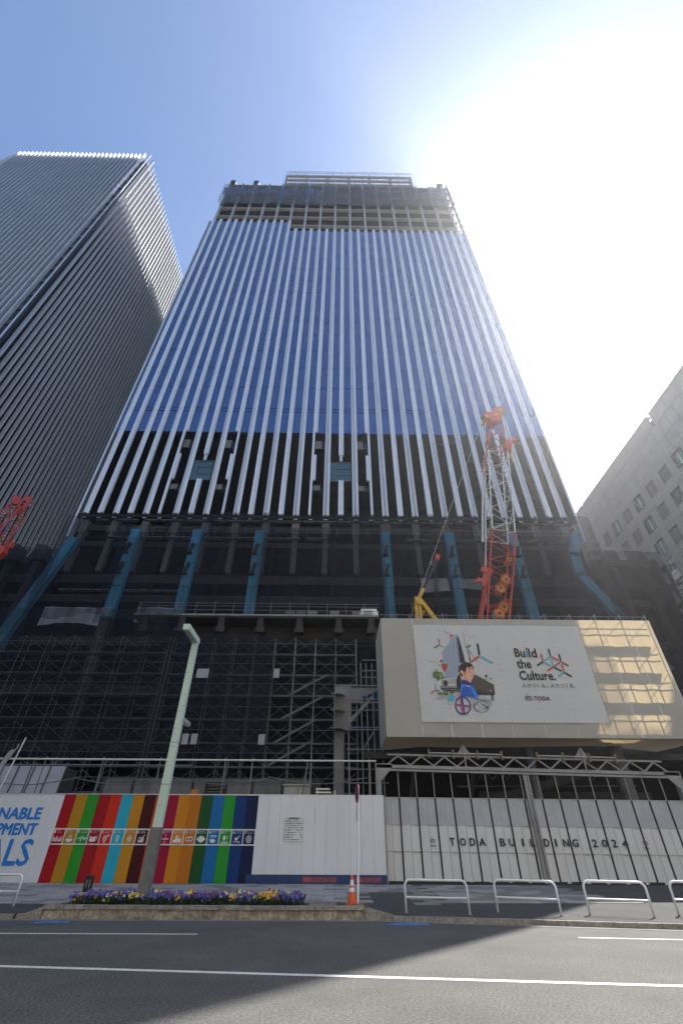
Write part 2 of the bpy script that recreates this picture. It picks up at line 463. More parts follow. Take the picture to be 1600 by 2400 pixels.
for x0, x1, z0, z1 in skips:
    if x1-x0 > 2:
        w = MB()
        w.box(x0, x1, TY+.06, TY+.10, z0, z1)
        o = w.build('opening_glass', M_winglass, tower)
        fr = MB()
        fr.box(x0-.05, x1+.05, TY-.02, TY+.05, z1-.06, z1+.03).box(x0-.05, x1+.05, TY-.02, TY+.05, z0-.03, z0+.06)
        fr.box(x0-.05, x0+.03, TY-.02, TY+.05, z0+.06, z1-.06).box(x1-.03, x1+.05, TY-.02, TY+.05, z0+.06, z1-.06)
        fr.box(x0+.9, x0+.95, TY-.02, TY+.05, z0+.06, z1-.06).box(x0+.95, x1-.03, TY-.02, TY+.05, z0+1.0, z0+1.05).box(x0+.95, x1-.03, TY-.02, TY+.05, z0+2.1, z0+2.15)
        fr.build('frame', M_steeld, o)
    else:
        MB().box(x0+.1, x1-.1, TY+.03, TY+.08, z0, z1).build('hatch', M_colgrey, tower)
MB().box(TX0, TX1, TY-.10, TY+.4, 33.45, 33.84).build('sill_beam', M_dark, tower)
for i, x in enumerate(fx):
    mb = MB().box(x-.22, x+.22, TY-.14, TY-.105, 33.25, 33.36)
    mb.build('bracket_plate', M_alu, tower)
# bare frame at the top
colx = [fx[i] for i in range(0, NF, 2)]
for k, x in enumerate(colx):
    zb = 121.5 if x < XSTEP else 116.8
    MB().box(x-.24, x+.24, TY+.05, TY+.65, zb, 131.4).build('frame_column', M_beige, tower)
    MB().box(x-.38, x+.38, TY+.0, TY+.7, 131.4, 132.4).build('column_splice', M_steelg, tower)
    MB().box(x-.22, x+.22, TY+.12, TY+.58, 132.4, 147.5).build('frame_column', M_bluecol if k in (4, 6) else M_steelg, tower)
for z in (119.9, 124.9, 130.0):
    for a, b in zip(colx[:-1], colx[1:]):
        if z < 121 and b < XSTEP+.3: continue
        mb = MB().box(a+.25, b-.25, TY+.15, TY+.55, z-.26, z+.10).box(a+.25, b-.25, TY+.05, TY+.65, z+.10, z+.18).box(a+.25, b-.25, TY+.05, TY+.65, z-.34, z-.26)
        mb.build('frame_beam', M_beige, tower)
    MB().box(TX0+.4, TX1-.4, TY+.7, TY+2.9, z-.1, z+.12).build('floor_slab', M_slab, tower)
for z in (134.8, 139.6, 144.5, 147.8):
    MB().box(TX0+.2, TX1-.2, TY+.62, TY+2.9, z-.6, z).build('floor_slab', M_rust, tower)
for x in (-30.0, -23.6, 27.4):
    MB().box(x-.7, x+.7, TY+.4, TY+1.8, 148.1, 150.6).box(x-.45, x-.35, TY+.6, TY+.7, 150.6, 151.1).box(x+.35, x+.45, TY+.6, TY+.7, 150.6, 151.1).build('stair_head', M_rust, tower)
def sheet(name, label, cat, x0, x1, z0, z1, y, m, amp=.25, nx=18, nz=12, group=None, parent=None, fold=2.2, topwave=0., drape=.0, seed=None):
    rr = random.Random(seed if seed is not None else random.random())
    ph = [rr.uniform(0, 6.28) for _ in range(6)]; mb = MB(); k = 0
    pts = []
    for j in range(nz+1):
        for i in range(nx+1):
            s, t = i/nx, j/nz; x = x0+(x1-x0)*s
            yy = y+amp*(math.sin(fold*x+ph[0]+t*1.3)*.5+math.sin(fold*2.3*x+ph[1]-t*2)*.3*(1-t*.4)+math.sin(.8*x+ph[2]+3*t)*.4)
            z = z0+(z1-z0)*t
            if j == nz: z += topwave*math.sin(x*1.3+ph[3])
            if j == 0: z += drape*math.sin(x*.9+ph[4])
            pts.append((x+.06*math.sin(z*1.1+ph[5]), yy, z))
    mb.v = pts
    for j in range(nz):
        for i in range(nx):
            a = j*(nx+1)+i; mb.f.append((a, a+1, a+nx+2, a+nx+1))
    o = mb.build(name, m, parent, smooth=True)
    if label: tag(o, label, cat, group)
    return o
NG = 'grey safety nets hung round the top floors of the tower'
tops = [-31.7, -24, -16.4, -8.8, -1.2, 6.4, 14, 21.6, 29.5]
for a, b in zip(tops[:-1], tops[1:]):
    sheet('safety_net', 'grey safety net hung over the unfinished top floors of the glass tower', 'net', max(a, -31.2), min(b, 28.9), 131.2, 143.8+random.uniform(-.2, .3), TY-.55, M_netg, .28, group=NG, topwave=.15)
nb = MB()
mbn = MB()
for k in range(9):
    z0 = 117+k*3.7
    w_ = random.uniform(.25, .6)
    mbn.prism([(TX1-.05, TY+.2, z0), (TX1+w_, TY+.4, z0+.6), (TX1+w_*.6, TY+.4, z0+2.2), (TX1-.05, TY+.3, z0+3.2)], (0, .9, 0))
tag(mbn.build('edge_net_bundle', M_rust), 'bundled netting hung down the right edge of the tower top', 'net')
# blue tarps
for k, (u0, u1) in enumerate(((518, 538), (538, 562), (562, 588), (590, 600), (600, 622), (620, 645), (646, 672), (682, 702), (714, 735), (742, 752))):
    a, b = P(u0, 455, Y=TY-.75).x, P(u1, 455, Y=TY-.75).x
    sheet('blue_tarp', 'blue tarpaulin bundle slung inside the net at the tower top', 'tarpaulin', a, b, 138.6+random.uniform(-1, .6), 141.6+random.uniform(-.6, 1.2), TY-.28, M_tarpblue, .22, 8, 6, 'blue tarps slung at the tower top', drape=.7, topwave=.6, fold=3)
# roof scaffold
rs = thing('roof_scaffold', 'pale netted steel scaffold standing on the tower roof', 'scaffold', (2, 45, 148.2))
for z in (152.3, 155.6, 158.9):
    MB().box(-16, 20.4, 45.0, 45.5, z, z+.75).build('beam', M_beige, rs)
    for x in [-15+2.1*i for i in range(17)]:
        if random.random() < .7: MB().box(x-.15, x+.15, 45.0, 45.3, z+.78, z+1.3).build('beam_stub', M_steeld, rs)
for x in [-16+6.05*i for i in range(7)]:
    MB().box(x-.35, x+.35, 45.6, 46.3, 148.2, 160.6).build('post', M_steelg, rs)
mb = MB()
for i in range(18):
    x = -16+2.02*i
    mb.tube((x, 44.9, 148.3), (x+1, 44.9, 150.2), .06).tube((x+1, 44.9, 150.2), (x+2.02, 44.9, 148.3), .06)
    mb.tube((x, 44.8, 148.3), (x, 44.8, 162), .04)
mb.tube((-16, 44.8, 161.9), (20.4, 44.8, 161.9), .05).tube((-16, 44.8, 160.8), (20.4, 44.8, 160.8), .05)
mb.build('lattice', M_scaf, rs)
for a, b in ((-16.5, -10), (-10, -4), (-4, 2), (2, 8.1), (8.1, 14.2), (14.2, 21)):
    sheet('roof_net', 'thin pale net draped over the roof scaffold of the tower', 'net', a, b+.1, 148.6, 160.4, 44.45, M_netp, .3, 10, 8, 'pale nets on the roof scaffold', topwave=.3)
# ---------------------------------------------------------------- open lower storeys of the tower
PY = 43.9
bx = [-30.8, -23.6, -16.4, -9.1, 5.6, 13.1, 20.6, 27.9]
for x in colx:               # grey stubs below the fins
    w = .42 if abs(x-5.8) > 1 else .6
    MB().box(x-w, x+w, PY+.1, PY+1.0, 31.6, 33.4).build('column_stub', M_colgrey, tower)
    MB().box(x-.3, x+.3, PY+.2, PY+.8, 26.4, 31.6).build('hanger_column', M_steeld, tower)
for k, x in enumerate(bx):
    mb = MB()
    def pz(u, v): q_ = P(u, v, Y=PY-.3); return (q_.x, q_.z)
    if k == 0: seg = [(pz(176, 1262), pz(31, 1459)), (pz(31, 1459), pz(-60, 1585))]
    elif k == 7: seg = [((28.3, 31.6), pz(1343, 1302)), (pz(1343, 1302), pz(1357, 1348)), (pz(1357, 1348), pz(1449, 1445)), (pz(1449, 1445), pz(1560, 1570))]
    else:
        seg = [((x, 31.6), (x, 20.6))]
        MB().box(x-.5, x+.5, PY-.75, PY+.15, .36, 20.58).build('shade_toned_column', M_rust, tower)  # lower part of the blue column, its dimness in shade painted as dark colour
    for (xa, za), (xb, zb) in seg:
        if k == 7: L_ = math.hypot(xb-xa, zb-za); ex, ez = (xb-xa)/L_*.22, (zb-za)/L_*.22; xa, za, xb, zb = xa-ex, za-ez, xb+ex, zb+ez
        mb.bar((xa, PY-.3, za), (xb, PY-.3, zb), 1.05, .7, up=(0, 1, 0))
    c = mb.build('main_column', M_bluecol, tower)
    # splice plates and brackets
    for z in (29.4, 27.0, 24.1, 20.5):
        xx = x if 0 < k < 7 else (x-.3-(30.2-z)*.25 if k == 0 else x-.6)
        if k in (0, 7): continue
        MB().box(xx-.62, xx+.62, PY-.84, PY-.79, z, z+.07).build('splice_plate', M_steeld, c)
    if 0 < k < 7:
        for z in (28.2, 25.6):
            MB().bar((x-.25, PY-1.0, z), (x+.05, PY-1.0, z+1.2), .22, .4).box(x-.5, x+.1, PY-1.3, PY-.82, z-.15, z).build('erection_bracket', M_rust, c)
for z, t, m in ((33.0, .5, M_rust), (30.6, .35, M_slab), (26.2, .7, M_rust), (23.7, .5, M_slab), (19.0, .55, M_slab), (14.2, .5, M_slab), (9.4, .5, M_slab)):
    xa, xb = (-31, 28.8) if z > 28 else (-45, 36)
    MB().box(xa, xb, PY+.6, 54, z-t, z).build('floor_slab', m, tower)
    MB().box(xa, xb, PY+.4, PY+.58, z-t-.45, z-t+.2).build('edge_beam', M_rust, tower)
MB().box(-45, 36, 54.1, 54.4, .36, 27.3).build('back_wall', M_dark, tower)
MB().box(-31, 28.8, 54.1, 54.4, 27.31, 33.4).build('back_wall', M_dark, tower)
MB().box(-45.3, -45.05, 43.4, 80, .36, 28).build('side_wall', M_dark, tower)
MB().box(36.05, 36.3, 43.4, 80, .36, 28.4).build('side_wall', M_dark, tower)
MB().box(-45, -31.6, 44.2, 80, 27.4, 28.2).build('podium_roof', M_slab, tower)
MB().box(29.3, 36, 44.2, 80, 27.8, 28.6).build('podium_roof', M_slab, tower)
for x in (-41.5, -36.5, -33.5, 31.2, 34.4):
    MB().bar((x, PY-.1, 10), (x, PY-.1, 28.6), .7, .7).prism([(x-1.0, PY-.8, 27.2), (x+1.0, PY-.8, 27.2), (x+.5, PY-.8, 29.2), (x-.5, PY-.8, 29.2)], (0, 1.4, 0)).build('podium_column', M_rust, tower)
# ledge light strips along the working platforms: narrow planked walkways
for z, x0, x1 in ((30.75, -27, -1), (30.75, 8, 27), (23.85, -30, -16), (33.2, -29, 28)):
    x = x0
    while x < x1:
        w = random.uniform(1.5, 3.2)
        MB().box(x, min(x1, x+w-.15), PY-.25, PY+.25, z, z+.10).build('walk_plank', M_deck, tower)
        x += w+random.choice([0, 0, .6])
def rail(root, x0, x1, y, z, h=1.1, sp=1.8, r=.024, rails=(.5, 1.0), dx=0.):
    x = x0
    while x <= x1+.01:
        MB().tube((x, y, z), (x+dx, y, z+h+random.uniform(0, .25)), r).build('post', M_scaf, root); x += sp
    for t in rails:
        MB().tube((x0-.2, y, z+h*t), (x1+.2, y, z+h*t), r).build('rail', M_scaf, root)
gr = thing('guard_rail', 'tube guard rail along the planked walkway under the silver fins', 'railing', (0, PY-.5, 30.7)); rail(gr, -27, 27, PY-.5, 30.8)
gr = thing('guard_rail', 'tube guard rail on the left podium roof edge beside the tower', 'railing', (-39, 43.4, 28.3)); rail(gr, -45, -32, 43.4, 28.3, rails=(.35, .7, 1.0), sp=1.3)
gr = thing('guard_rail', 'tube guard rail on the right podium roof edge beside the tower', 'railing', (33, 43.4, 28.7)); rail(gr, 29.4, 36, 43.4, 28.7, rails=(.35, .7, 1.0), sp=1.1)
NL = 'navy safety nets over the open storeys below the fins'
nx_ = [-31.2, -24, -19.5, -12.8, -7.2, -.5, 5.0, 10.5, 17.2, 23, 29.4]
for a, b in zip(nx_[:-1], nx_[1:]):
    sheet('safety_net', 'navy safety net hanging over the open storeys between the blue columns', 'net', a-.25, b+.25, 19.4+random.uniform(0, .8), random.choice([33.2, 31.0, 31.4, 32.6]), 42.2+random.uniform(-.12, .12), M_net, .2, 26, 10, NL, fold=2.6, topwave=.15, drape=.3)
sheet('safety_net', 'navy safety net over the left podium beside the silver louvered tower', 'net', -45.4, -30.9, 7, 28.4, 42.6, M_net, .25, 26, 12, fold=1.6)
sheet('safety_net', 'navy safety net over the right podium beside the stone building', 'net', 28.9, 36.6, 7, 28.8, 42.6, M_net, .2, 16, 12, fold=2)
sheet('safety_net', 'large navy net over the scaffold left of the street lamp', 'net', -34, -14.3, 7.2, 19.4, 38.6, M_net, .15, 40, 10, fold=1.4)
sheet('safety_net', 'narrow navy net over the scaffold behind the street lamp', 'net', -14.3, -5.4, 7.2, 17.2, 38.75, M_net, .1, 16, 8, fold=1.4)
sheet('safety_net', 'dark sheet added as shade behind the cross braced scaffold', 'net', -14.3, 3.9, .6, 17.6, 40.7, M_net, .12, 30, 8, fold=1.4)  # added net sheet, darkens the open background where only shade lies
# side stair scaffold with grey sheets on the right podium flank
ss = thing('stair_scaffold', 'zigzag stair scaffold with grey sheets down the right podium flank', 'scaffold', (36.8, 44, .35))
z = 9.5
for k in range(9):
    x = 36.5
    MB().box(x, x+1.0, 42.6, 44.4, z, z+.12).build('deck', M_deck, ss)
    MB().prism([(x+.1, 42.5, z+.2), (x+1.1, 42.5, z+.9), (x+1.1, 42.5, z+1.7), (x+.1, 42.5, z+1.2)], (0, .04, 0)).build('side_sheet', M_tarp if k % 2 else M_netg, ss)
    MB().bar((x+.1, 42.7, z), (x+1.0, 44.2, z+2.2), .5, .08).build('flight', M_steeld, ss)
    z += 2.2
for x in (36.45, 37.55):
    for y in (42.45, 44.45): MB().tube((x, y, .36), (x, y, 31.0), .045).build('post', M_scaf, ss)
for k in range(11):
    MB().tube((36.45, 42.4, 9.5+2*k), (37.55, 42.4, 10.4+2*k), .035).build('brace', M_scaf, ss)
for x in (-31.3, 28.9): MB().box(x-.1, x+.1, 44.6, 54.4, 27.0, 33.4).build('side_wall', M_dark, tower)
# white tarps hung in the open floors
for (u0, u1, v0, v1, y, nm) in ((88, 262, 1424, 1462, 43.2, 'white tarp hung low between the two left blue columns'), (312, 425, 1424, 1460, 43.2, 'white tarp behind the net right of the second blue column'), (988, 1048, 1356, 1388, 43.2, 'white tarp hung behind the yellow crane arm'), (1078, 1132, 1358, 1382, 43.2, 'white tarp hung left of the red crane boom')):
    a, b = P(u0, v1, Y=y), P(u1, v0, Y=y)
    sheet('white_tarp', nm, 'tarpaulin', a.x, b.x, a.z, b.z, y, M_tarp, .12, 14, 6, drape=.15)

# ---------------------------------------------------------------- balcony slab, scaffolds behind the hoarding
bal = thing('steel_balcony', 'long steel balcony deck with handrail above the scaffold', 'balcony', (-7.4, 40, 18.6))
MB().box(-18.7, 3.9, 38.9, 43.2, 18.75, 19.0).build('deck', M_slab, bal)
MB().box(-18.7, 3.9, 38.75, 38.88, 18.88, 19.04).build('edge_channel', M_steelg, bal)
for x in [-17.6, -14.2, -10.6, -7.0, -3.4, .2, 3.2]:
    MB().box(x-.28, x+.28, 38.9, 43, 17.9, 18.74).box(x-.4, x+.4, 38.9, 39.3, 17.4, 17.9).build('bracket', M_rust, bal)
MB().box(-18, 3.9, 41, 41.2, 17.2, 18.7).build('fascia', M_rust, bal)
gr = thing('guard_rail', 'tube handrail along the steel balcony deck over the scaffold', 'railing', (-7.4, 38.9, 19.0)); rail(gr, -18.4, 3.8, 38.9, 19.06, rails=(.4, .75, 1.0), sp=1.75)
for k in range(9):
    x = -5.9+k*1.05
    mb = MB()
    for j in range(4): mb.box(x, x+.92, 39.3, 39.9, 19.08+j*.17, 19.08+j*.17+.09)
    tag(mb.build('material_stack', random.choice([M_deck, M_rust, M_scaf])), 'stack of flat steel pieces stored behind the balcony handrail', 'steel stack', 'steel stacks on the balcony')
tag(MB().box(2.2, 3.9, 39.3, 40.4, 19.08, 19.7).box(2.3, 3.8, 39.35, 40.35, 19.72, 19.95).build('panel_stack', M_alu), 'pale panel stack at the right end of the balcony', 'panel stack')

def scaffold(root, x0, n, w, y0, y1, z0, levels, lift, deckm=M_deck, braces=True):
    xs = [x0+w*i for i in range(n+1)]
    for x in xs:
        for y in (y0, y1):
            MB().tube((x, y, z0), (x, y, levels[-1]+1.3+random.uniform(0, .3)), .03).build('post', M_scaf, root)
    xm = MB().tube((-w/2, 0, .1), (w/2, 0, lift-.25), .016, 4).tube((-w/2, .03, lift-.25), (w/2, .03, .1), .016, 4).build('brace', M_scaf, mesh_only=True, keep=True)
    for z in levels:
        for a, b in zip(xs[:-1], xs[1:]):
            MB().box(a+.02, b-.02, y0+.06, y1-.06, z-.05, z).build('deck', deckm, root)
            if braces: inst('brace', xm, ((a+b)/2, y0-.02, z), root)
        for h in (.02, .95):
            MB().tube((xs[0], y0-.05, z+h), (xs[-1], y0-.05, z+h), .022).build('ledger', M_scaf, root)
LV = [5.0, 6.7, 8.35, 10.1, 11.95, 13.65, 15.45]
s1 = thing('tube_scaffold', 'netted tube scaffold left of the street lamp behind the hoarding', 'scaffold', (-24, 39.5, .35))
scaffold(s1, -34.2, 9, 2.15, 39.0, 39.9, .36, LV, 1.7)
s2 = thing('tube_scaffold', 'tall cross braced tube scaffold right of the street lamp', 'scaffold', (-6, 40, .35))
scaffold(s2, -14.6, 9, 1.82, 39.2, 40.1, .36, LV, 1.7)
for k in range(4):       # stair flights of the bare scaffold
    z = LV[1+k]
    a, b = (-5.3, z), (-2.0, z+1.75)
    MB().bar((a[0]+.45*k, 39.05, a[1]), (b[0]+.45*k, 39.05, b[1]), .06, .16).build('stair_flight', M_steeld, s2)
s3 = thing('tube_scaffold', 'bare pipe scaffold between grey steel column and cream banner', 'scaffold', (2, 35, .35))
for x in (.95, 1.9, 2.3, 2.75, 3.3):
    MB().tube((x, 34.6, .36), (x, 34.6, 13.2 if x > 1.5 else 11.5), .04).build('post', M_scaf, s3)
for z, m in ((10.5, M_scaf), (9.75, M_scaf), (8.6, M_scaf), (8.45, M_scaf), (12.6, M_scaf), (12.1, M_scaf), (7.2, M_scaf), (6.0, M_scaf), (5.2, M_scaf), (13.4, M_scaf)):
    MB().tube((.8 if z < 11 else 2.0, 34.5, z), (3.6, 34.5, z+.02), .045).build('ledger', m, s3)
MB().bar((1.0, 34.7, 9.0), (2.7, 34.7, 10.7), .22, .22).build('diagonal_strut', M_steelg, s3)
MB().tube((2.0, 34.5, 7.3), (2.9, 34.5, 8.6), .05).build('brace', M_scaf, s3)
MB().prism([(2.0, 34.9, 10.8), (3.6, 34.9, 11.4), (3.6, 35.4, 10.6), (2.1, 35.4, 10.6)], (0, .03, 0)).build('blue_sheet', M_tarpblue, s3)
# papers on the scaffold
for (u, v) in ((468, 1578), (482, 1578), (434, 1732), (455, 1732), (613, 1733), (648, 1578)):
    c = P(u, v, Y=38.55)
    tag(MB().box(c.x-.25, c.x+.25, 38.53, 38.55, c.z-.38, c.z+.38).build('notice_sheet', M_lampg), 'white notice sheet hung on the dark scaffold', 'notice', 'white notice sheets on the scaffold')
# grey steel portal column with beam
sc = thing('steel_column', 'grey steel column with flanged bracket and wide beam left of banner', 'steel column', (.3, 36, .35))
MB().box(-.05, .62, 36.15, 36.45, .36, 8.68).build('web', M_steelg, sc)
for x in (-.08, .59): MB().box(x, x+.06, 35.9, 36.14, .36, 8.66).build('flange', M_steelg, sc)
MB().box(-.09, 1.2, 36.0, 36.5, 8.7, 11.85).build('column_head', M_steelg, sc)
MB().box(1.22, 5.2, 36.1, 36.5, 10.65, 11.8).build('beam', M_steelg, sc)
MB().box(-.1, 5.2, 35.95, 36.55, 11.86, 11.95).build('top_flange', M_steelg, sc)
for z in (8.7, 9.95, 11.1):
    MB().prism([(-.35, 35.2, z), (.35, 35.2, z), (.75, 35.98, z), (-.1, 35.98, z)], (0, 0, .06)).build('stiffener', M_steelg, sc)
MB().box(-.12, -.06, 35.2, 35.98, 8.77, 11.1).build('bracket_web', M_steelg, sc)
# long pipe rail with props behind the left hoarding
pr = thing('pipe_rail', 'long white pipe rail on props behind the colourful hoarding', 'railing', (-9, 32, .35))
MB().tube((-24, 32, 6.16), (2.6, 32, 6.16), .055).build('rail', M_cwhite, pr)
MB().tube((-24, 32, 5.85), (-9, 32, 5.85), .035).build('rail', M_scaf, pr)
for x in (-22.5, -18.2, -14.6, -11, -6.9, -5.2, -1.5, .9, 2.2):
    MB().tube((x, 32.1, .36), (x, 32.1, 6.3), .045).build('post', M_scaf, pr)
for x in (-19.8, -15.3, -7.6, -2.6):
    MB().tube((x, 33.2, .36), (x+.9, 32.1, 6.2), .05).build('prop', M_scaf, pr)
for k in range(4):
    pts = [Vector((-22+6*k+6*t, 31.9, 5.1-.35*math.sin(math.pi*t)+.05*k)) for t in [i/10 for i in range(11)]]
    MB().path(pts, .03, 5).build('slack_line', M_scaf, pr)
# white sheeted lean-to
lt = thing('sheeted_shed', 'white sheeted shed behind hoarding at the left edge', 'shed', (-22.8, 37, .35))
for k in range(8):
    x = -28+1.12*k
    MB().prism([(x+.02, 36.2, 4.0), (x+1.08, 36.2, 4.0), (x+1.08, 36.6, 6.35), (x+.02, 36.6, 6.35)], (0, .06, 0)).build('sheet_panel', M_tarp, lt)
    MB().bar((x+1.1, 36.15, 3.8), (x+1.1, 36.55, 6.6), .06, .06).build('batten', M_steeld, lt)
MB().box(-28, -19.2, 36.7, 38.6, .36, 6.3).build('body', M_slab, lt)
lt2 = thing('site_store', 'low grey sheeted store with shelves behind the orange panels', 'shed', (-8, 37.6, .35))
MB().box(-16.5, -1, 37.0, 38.5, .36, 5.75).build('body', M_slab, lt2)
for k in range(7):
    MB().box(-16.2+2.1*k, -14.3+2.1*k, 36.9, 36.98, 4.0, 5.6).build('sheet_panel', M_colgrey, lt2)
MB().box(-16, -2, 36.6, 36.7, 5.55, 5.60).build('rail', M_straw, lt2)
for (x, w, z, m, nm) in ((-8.3, 1.4, 4.6, M_rust, 'dark tube stack stored above the hoarding beside the lamp'), (-3.2, 1.6, 4.3, M_beige, 'beige cabinet showing above the hoarding left of the sign'), (-1.2, 1.3, 4.3, M_alu, 'light metal rack above the hoarding left of the grey column'), (-9.1, .45, 4.35, M_orange, 'small orange sign board above the hoarding beside the lamp')):
    mb = MB()
    if m is M_orange: mb.box(x, x+w, 33.4, 33.45, z-.2, z+.35)
    elif m is M_beige:
        mb.box(x, x+w*.55, 33.2, 34, .36, z+.6).box(x+w*.57, x+w, 33.2, 34, .36, z+.6).box(x-.1, x+w+.1, 33.1, 34.1, z+.62, z+.7)
    else:
        for j in range(5): mb.box(x, x+w-.1*j, 33.4, 34, z-.3+j*.18, z-.3+j*.18+.09)
        mb.box(x+.05, x+.12, 33.5, 33.9, .36, z+.5).box(x+w-.12, x+w-.05, 33.5, 33.9, .36, z+.4)
    tag(mb.build('site_cabinet' if m is M_beige else ('sign_board' if m is M_orange else 'storage_rack'), m), nm, 'cabinet' if m is M_beige else ('sign' if m is M_orange else 'rack'))
# limp flag on a pole
fl = thing('flag_pole', 'limp white flag on a leaning pole behind the hoarding', 'flag', (-19.6, 31, .35))
MB().tube((-20.2, 31, .36), (-19.3, 31, 7.2), .05).build('pole', M_cwhite, fl)
fm = MB(); pts = []
for j in range(9):
    t = j/8
    for i in range(5):
        s = i/4; pts.append((-19.5-.55*t-.35*s+.1*math.sin(6*t+3*s), 30.95-.14*math.sin(8*s+5*t), 6.85-1.75*t-.4*s*(1-t)))
fm.v = pts
for j in range(8):
    for i in range(4): a = j*5+i; fm.f.append((a, a+1, a+6, a+5))
fm.build('cloth', M_tarp, fl, smooth=True)
# ---------------------------------------------------------------- silver louvered tower on the left
LX, LY, LZ = -48.0, 36.0, 141.0
LB = -80.5
lt_ = thing('louvered_tower', 'tall grey tower clad in fine vertical silver louvers on the left', 'tower', (-66, 52, .0))
wall = MB().prism([(LX-.9, LY+.9, 0), (LX-.9, LY+46, 0), (-110, LY+46, 0), (-110, LY+9.5, 0), (LB, LY+.9, 0)], (0, 0, LZ-1.6)).build('wall', M_wallblk, lt_)
FPITCH = 1.03
fm_ = MB().box(-.10, .10, -.80, 0, 0, LZ).box(-.05, .05, -.90, -.80, 0, LZ).build('louver_fin', M_silver2, mesh_only=True, keep=True)
fk_ = MB().box(-.09, .09, -.50, 0, 0, LZ).box(-.04, .04, -.56, -.50, 0, LZ).build('louver_fin', M_silver3, mesh_only=True, keep=True)
ff_ = MB().box(-.05, .05, -.72, 0, 0, LZ-1.2).build('thin_fin', M_silver2, mesh_only=True, keep=True)
fs_ = MB().box(-.05, .05, -.30, 0, 0, LZ-2.5).build('thin_fin', M_silver2, mesh_only=True, keep=True)
k = 0; x = LX-2.6
while x > LB:
    o = inst('louver_fin', fm_, (x, LY+.6, 0), lt_); inst('thin_fin', ff_, (x-FPITCH/2, LY+.75, 0), o); x -= FPITCH
dx, dy = -1/math.hypot(1, .3), .3/math.hypot(1, .3); ang = math.atan2(-.3, 1)
for k in range(18):
    q = (LB+dx*FPITCH*(k+.5), LY+.6+dy*FPITCH*(k+.5), -1.2*k*.0)
    o = inst('louver_fin', fm_, q, lt_, rz=ang)
# flank facing the street between the towers
y = LY+2.9
while y < LY+44:
    o = inst('louver_fin', fk_, (LX-.6, y, 0), lt_, rz=math.pi/2)
    inst('thin_fin', fs_, (LX-.85, y+FPITCH/2, 0), lt_, rz=math.pi/2); y += FPITCH
# open corner with two heavy blades
for q, rz in (((LX-1.7, LY+.55, 0), 0), ((LX-.6, LY+.6, 0), R(45)), ((LX-.55, LY+1.7, 0), math.pi/2)):
    inst('corner_blade', fm_, q, lt_, rz=rz).scale = (.95, .75, 1.008)
for z in [8+4.3*i for i in range(31)]:
    MB().box(LX-2.2, LX-.88, LY+.7, LY+.88, z, z+.9).build('corner_spandrel', M_steeld, lt_)
MB().box(LB, LX-.9, LY+1.0, LY+1.2, LZ-1.59, LZ-.9).build('parapet', M_steelg, lt_)
MB().box(LX-1.2, LX-1.0, LY+1.3, LY+45, LZ-1.59, LZ-.9).build('parapet', M_steelg, lt_)

# ---------------------------------------------------------------- stone clad office building on the right
RX = 44.0
rb = thing('stone_building', 'grey stone office building with bronze framed windows on the right', 'building', (52, 46, .0))
RZ, RY0, RY1 = 51.4, 24.0, 74.0
MB().box(RX+.45, RX+24, RY0, RY1, 0, RZ-.9).build('wall', M_dark, rb)
wc = [41.2+3.17*k for k in range(-6, 11)]
fz = [42.3-3.87*k for k in range(0, 8)]
WW, WH = 1.86, 2.25
random.seed(21)
teal = {(41.2, 0), (50.7, 0), (57.0, 0), (50.7, 1), (50.7, 2), (50.7, 3), (50.7, 4), (44.4, 4)}
panel_cache = {}
def stone(y0, y1, z0, z1, d=0.0):
    e = .022; key = (round(y1-y0, 2), round(z1-z0, 2))
    if key not in panel_cache:
        w, h = (y1-y0)/2-e, z1-z0-2*e
        panel_cache[key] = MB().box(0, .22, -w, w, 0, h).build('stone_panel', M_stone, mesh_only=True, keep=True)
    inst('stone_panel', panel_cache[key], (RX+d+random.uniform(0, .006), (y0+y1)/2, z0+e), rb)
npn = 0
for r, zc in enumerate(fz):
    zt, zb = zc+3.87/2, zc-3.87/2
    for yc in wc:
        ya, yb = yc-3.17/2, yc+3.17/2
        if yc < 30: continue
        stone(ya, yc-WW/2, zb, zt) ; stone(yc+WW/2, yb, zb, zt)          # piers
        MB().box(RX+.04, RX+.24, yc-WW/2+.01, yc+WW/2-.01, zb+.012, zc-WH/2).build('spandrel', M_stone, rb)
        MB().box(RX+.04, RX+.24, yc-WW/2+.01, yc+WW/2-.01, zc+WH/2, zt-.012).build('spandrel', M_stone, rb)
        lit = any(abs(yc-a) < .5 and b == r for a, b in teal)
        rec = RX+.30
        g = MB().box(rec, rec+.04, yc-WW/2, yc+WW/2, zc-WH/2, zc+WH/2).build('window', (M_winteal if lit else random.choice([M_blind, M_blind, M_winglass])), rb)
        t = .09 if lit else .05; f = MB()
        x0, x1 = (RX-.04, rec-.003) if lit else (rec-.06, rec-.003)
        f.box(x0, x1, yc-WW/2, yc-WW/2+t, zc-WH/2, zc+WH/2).box(x0, x1, yc+WW/2-t, yc+WW/2, zc-WH/2, zc+WH/2)
        f.box(x0, x1, yc-WW/2+t, yc+WW/2-t, zc+WH/2-t, zc+WH/2).box(x0, x1, yc-WW/2+t, yc+WW/2-t, zc-WH/2, zc-WH/2+t)
        f.build('frame', M_bronze if lit else M_steeld, g)
        MB().box(rec-.07, rec-.01, yc+.02, yc+.10, zc-WH/2+t, zc+WH/2-t).box(rec-.07, rec-.01, yc+.2, yc+.26, zc-WH/2+t, zc+WH/2-t).build('mullion', M_alu if lit else M_steelg, g)
    MB().box(RX-.05, RX-.004, 30, RY1, zt-.05, zt+.04).build('string_course', M_stonetrim, rb)
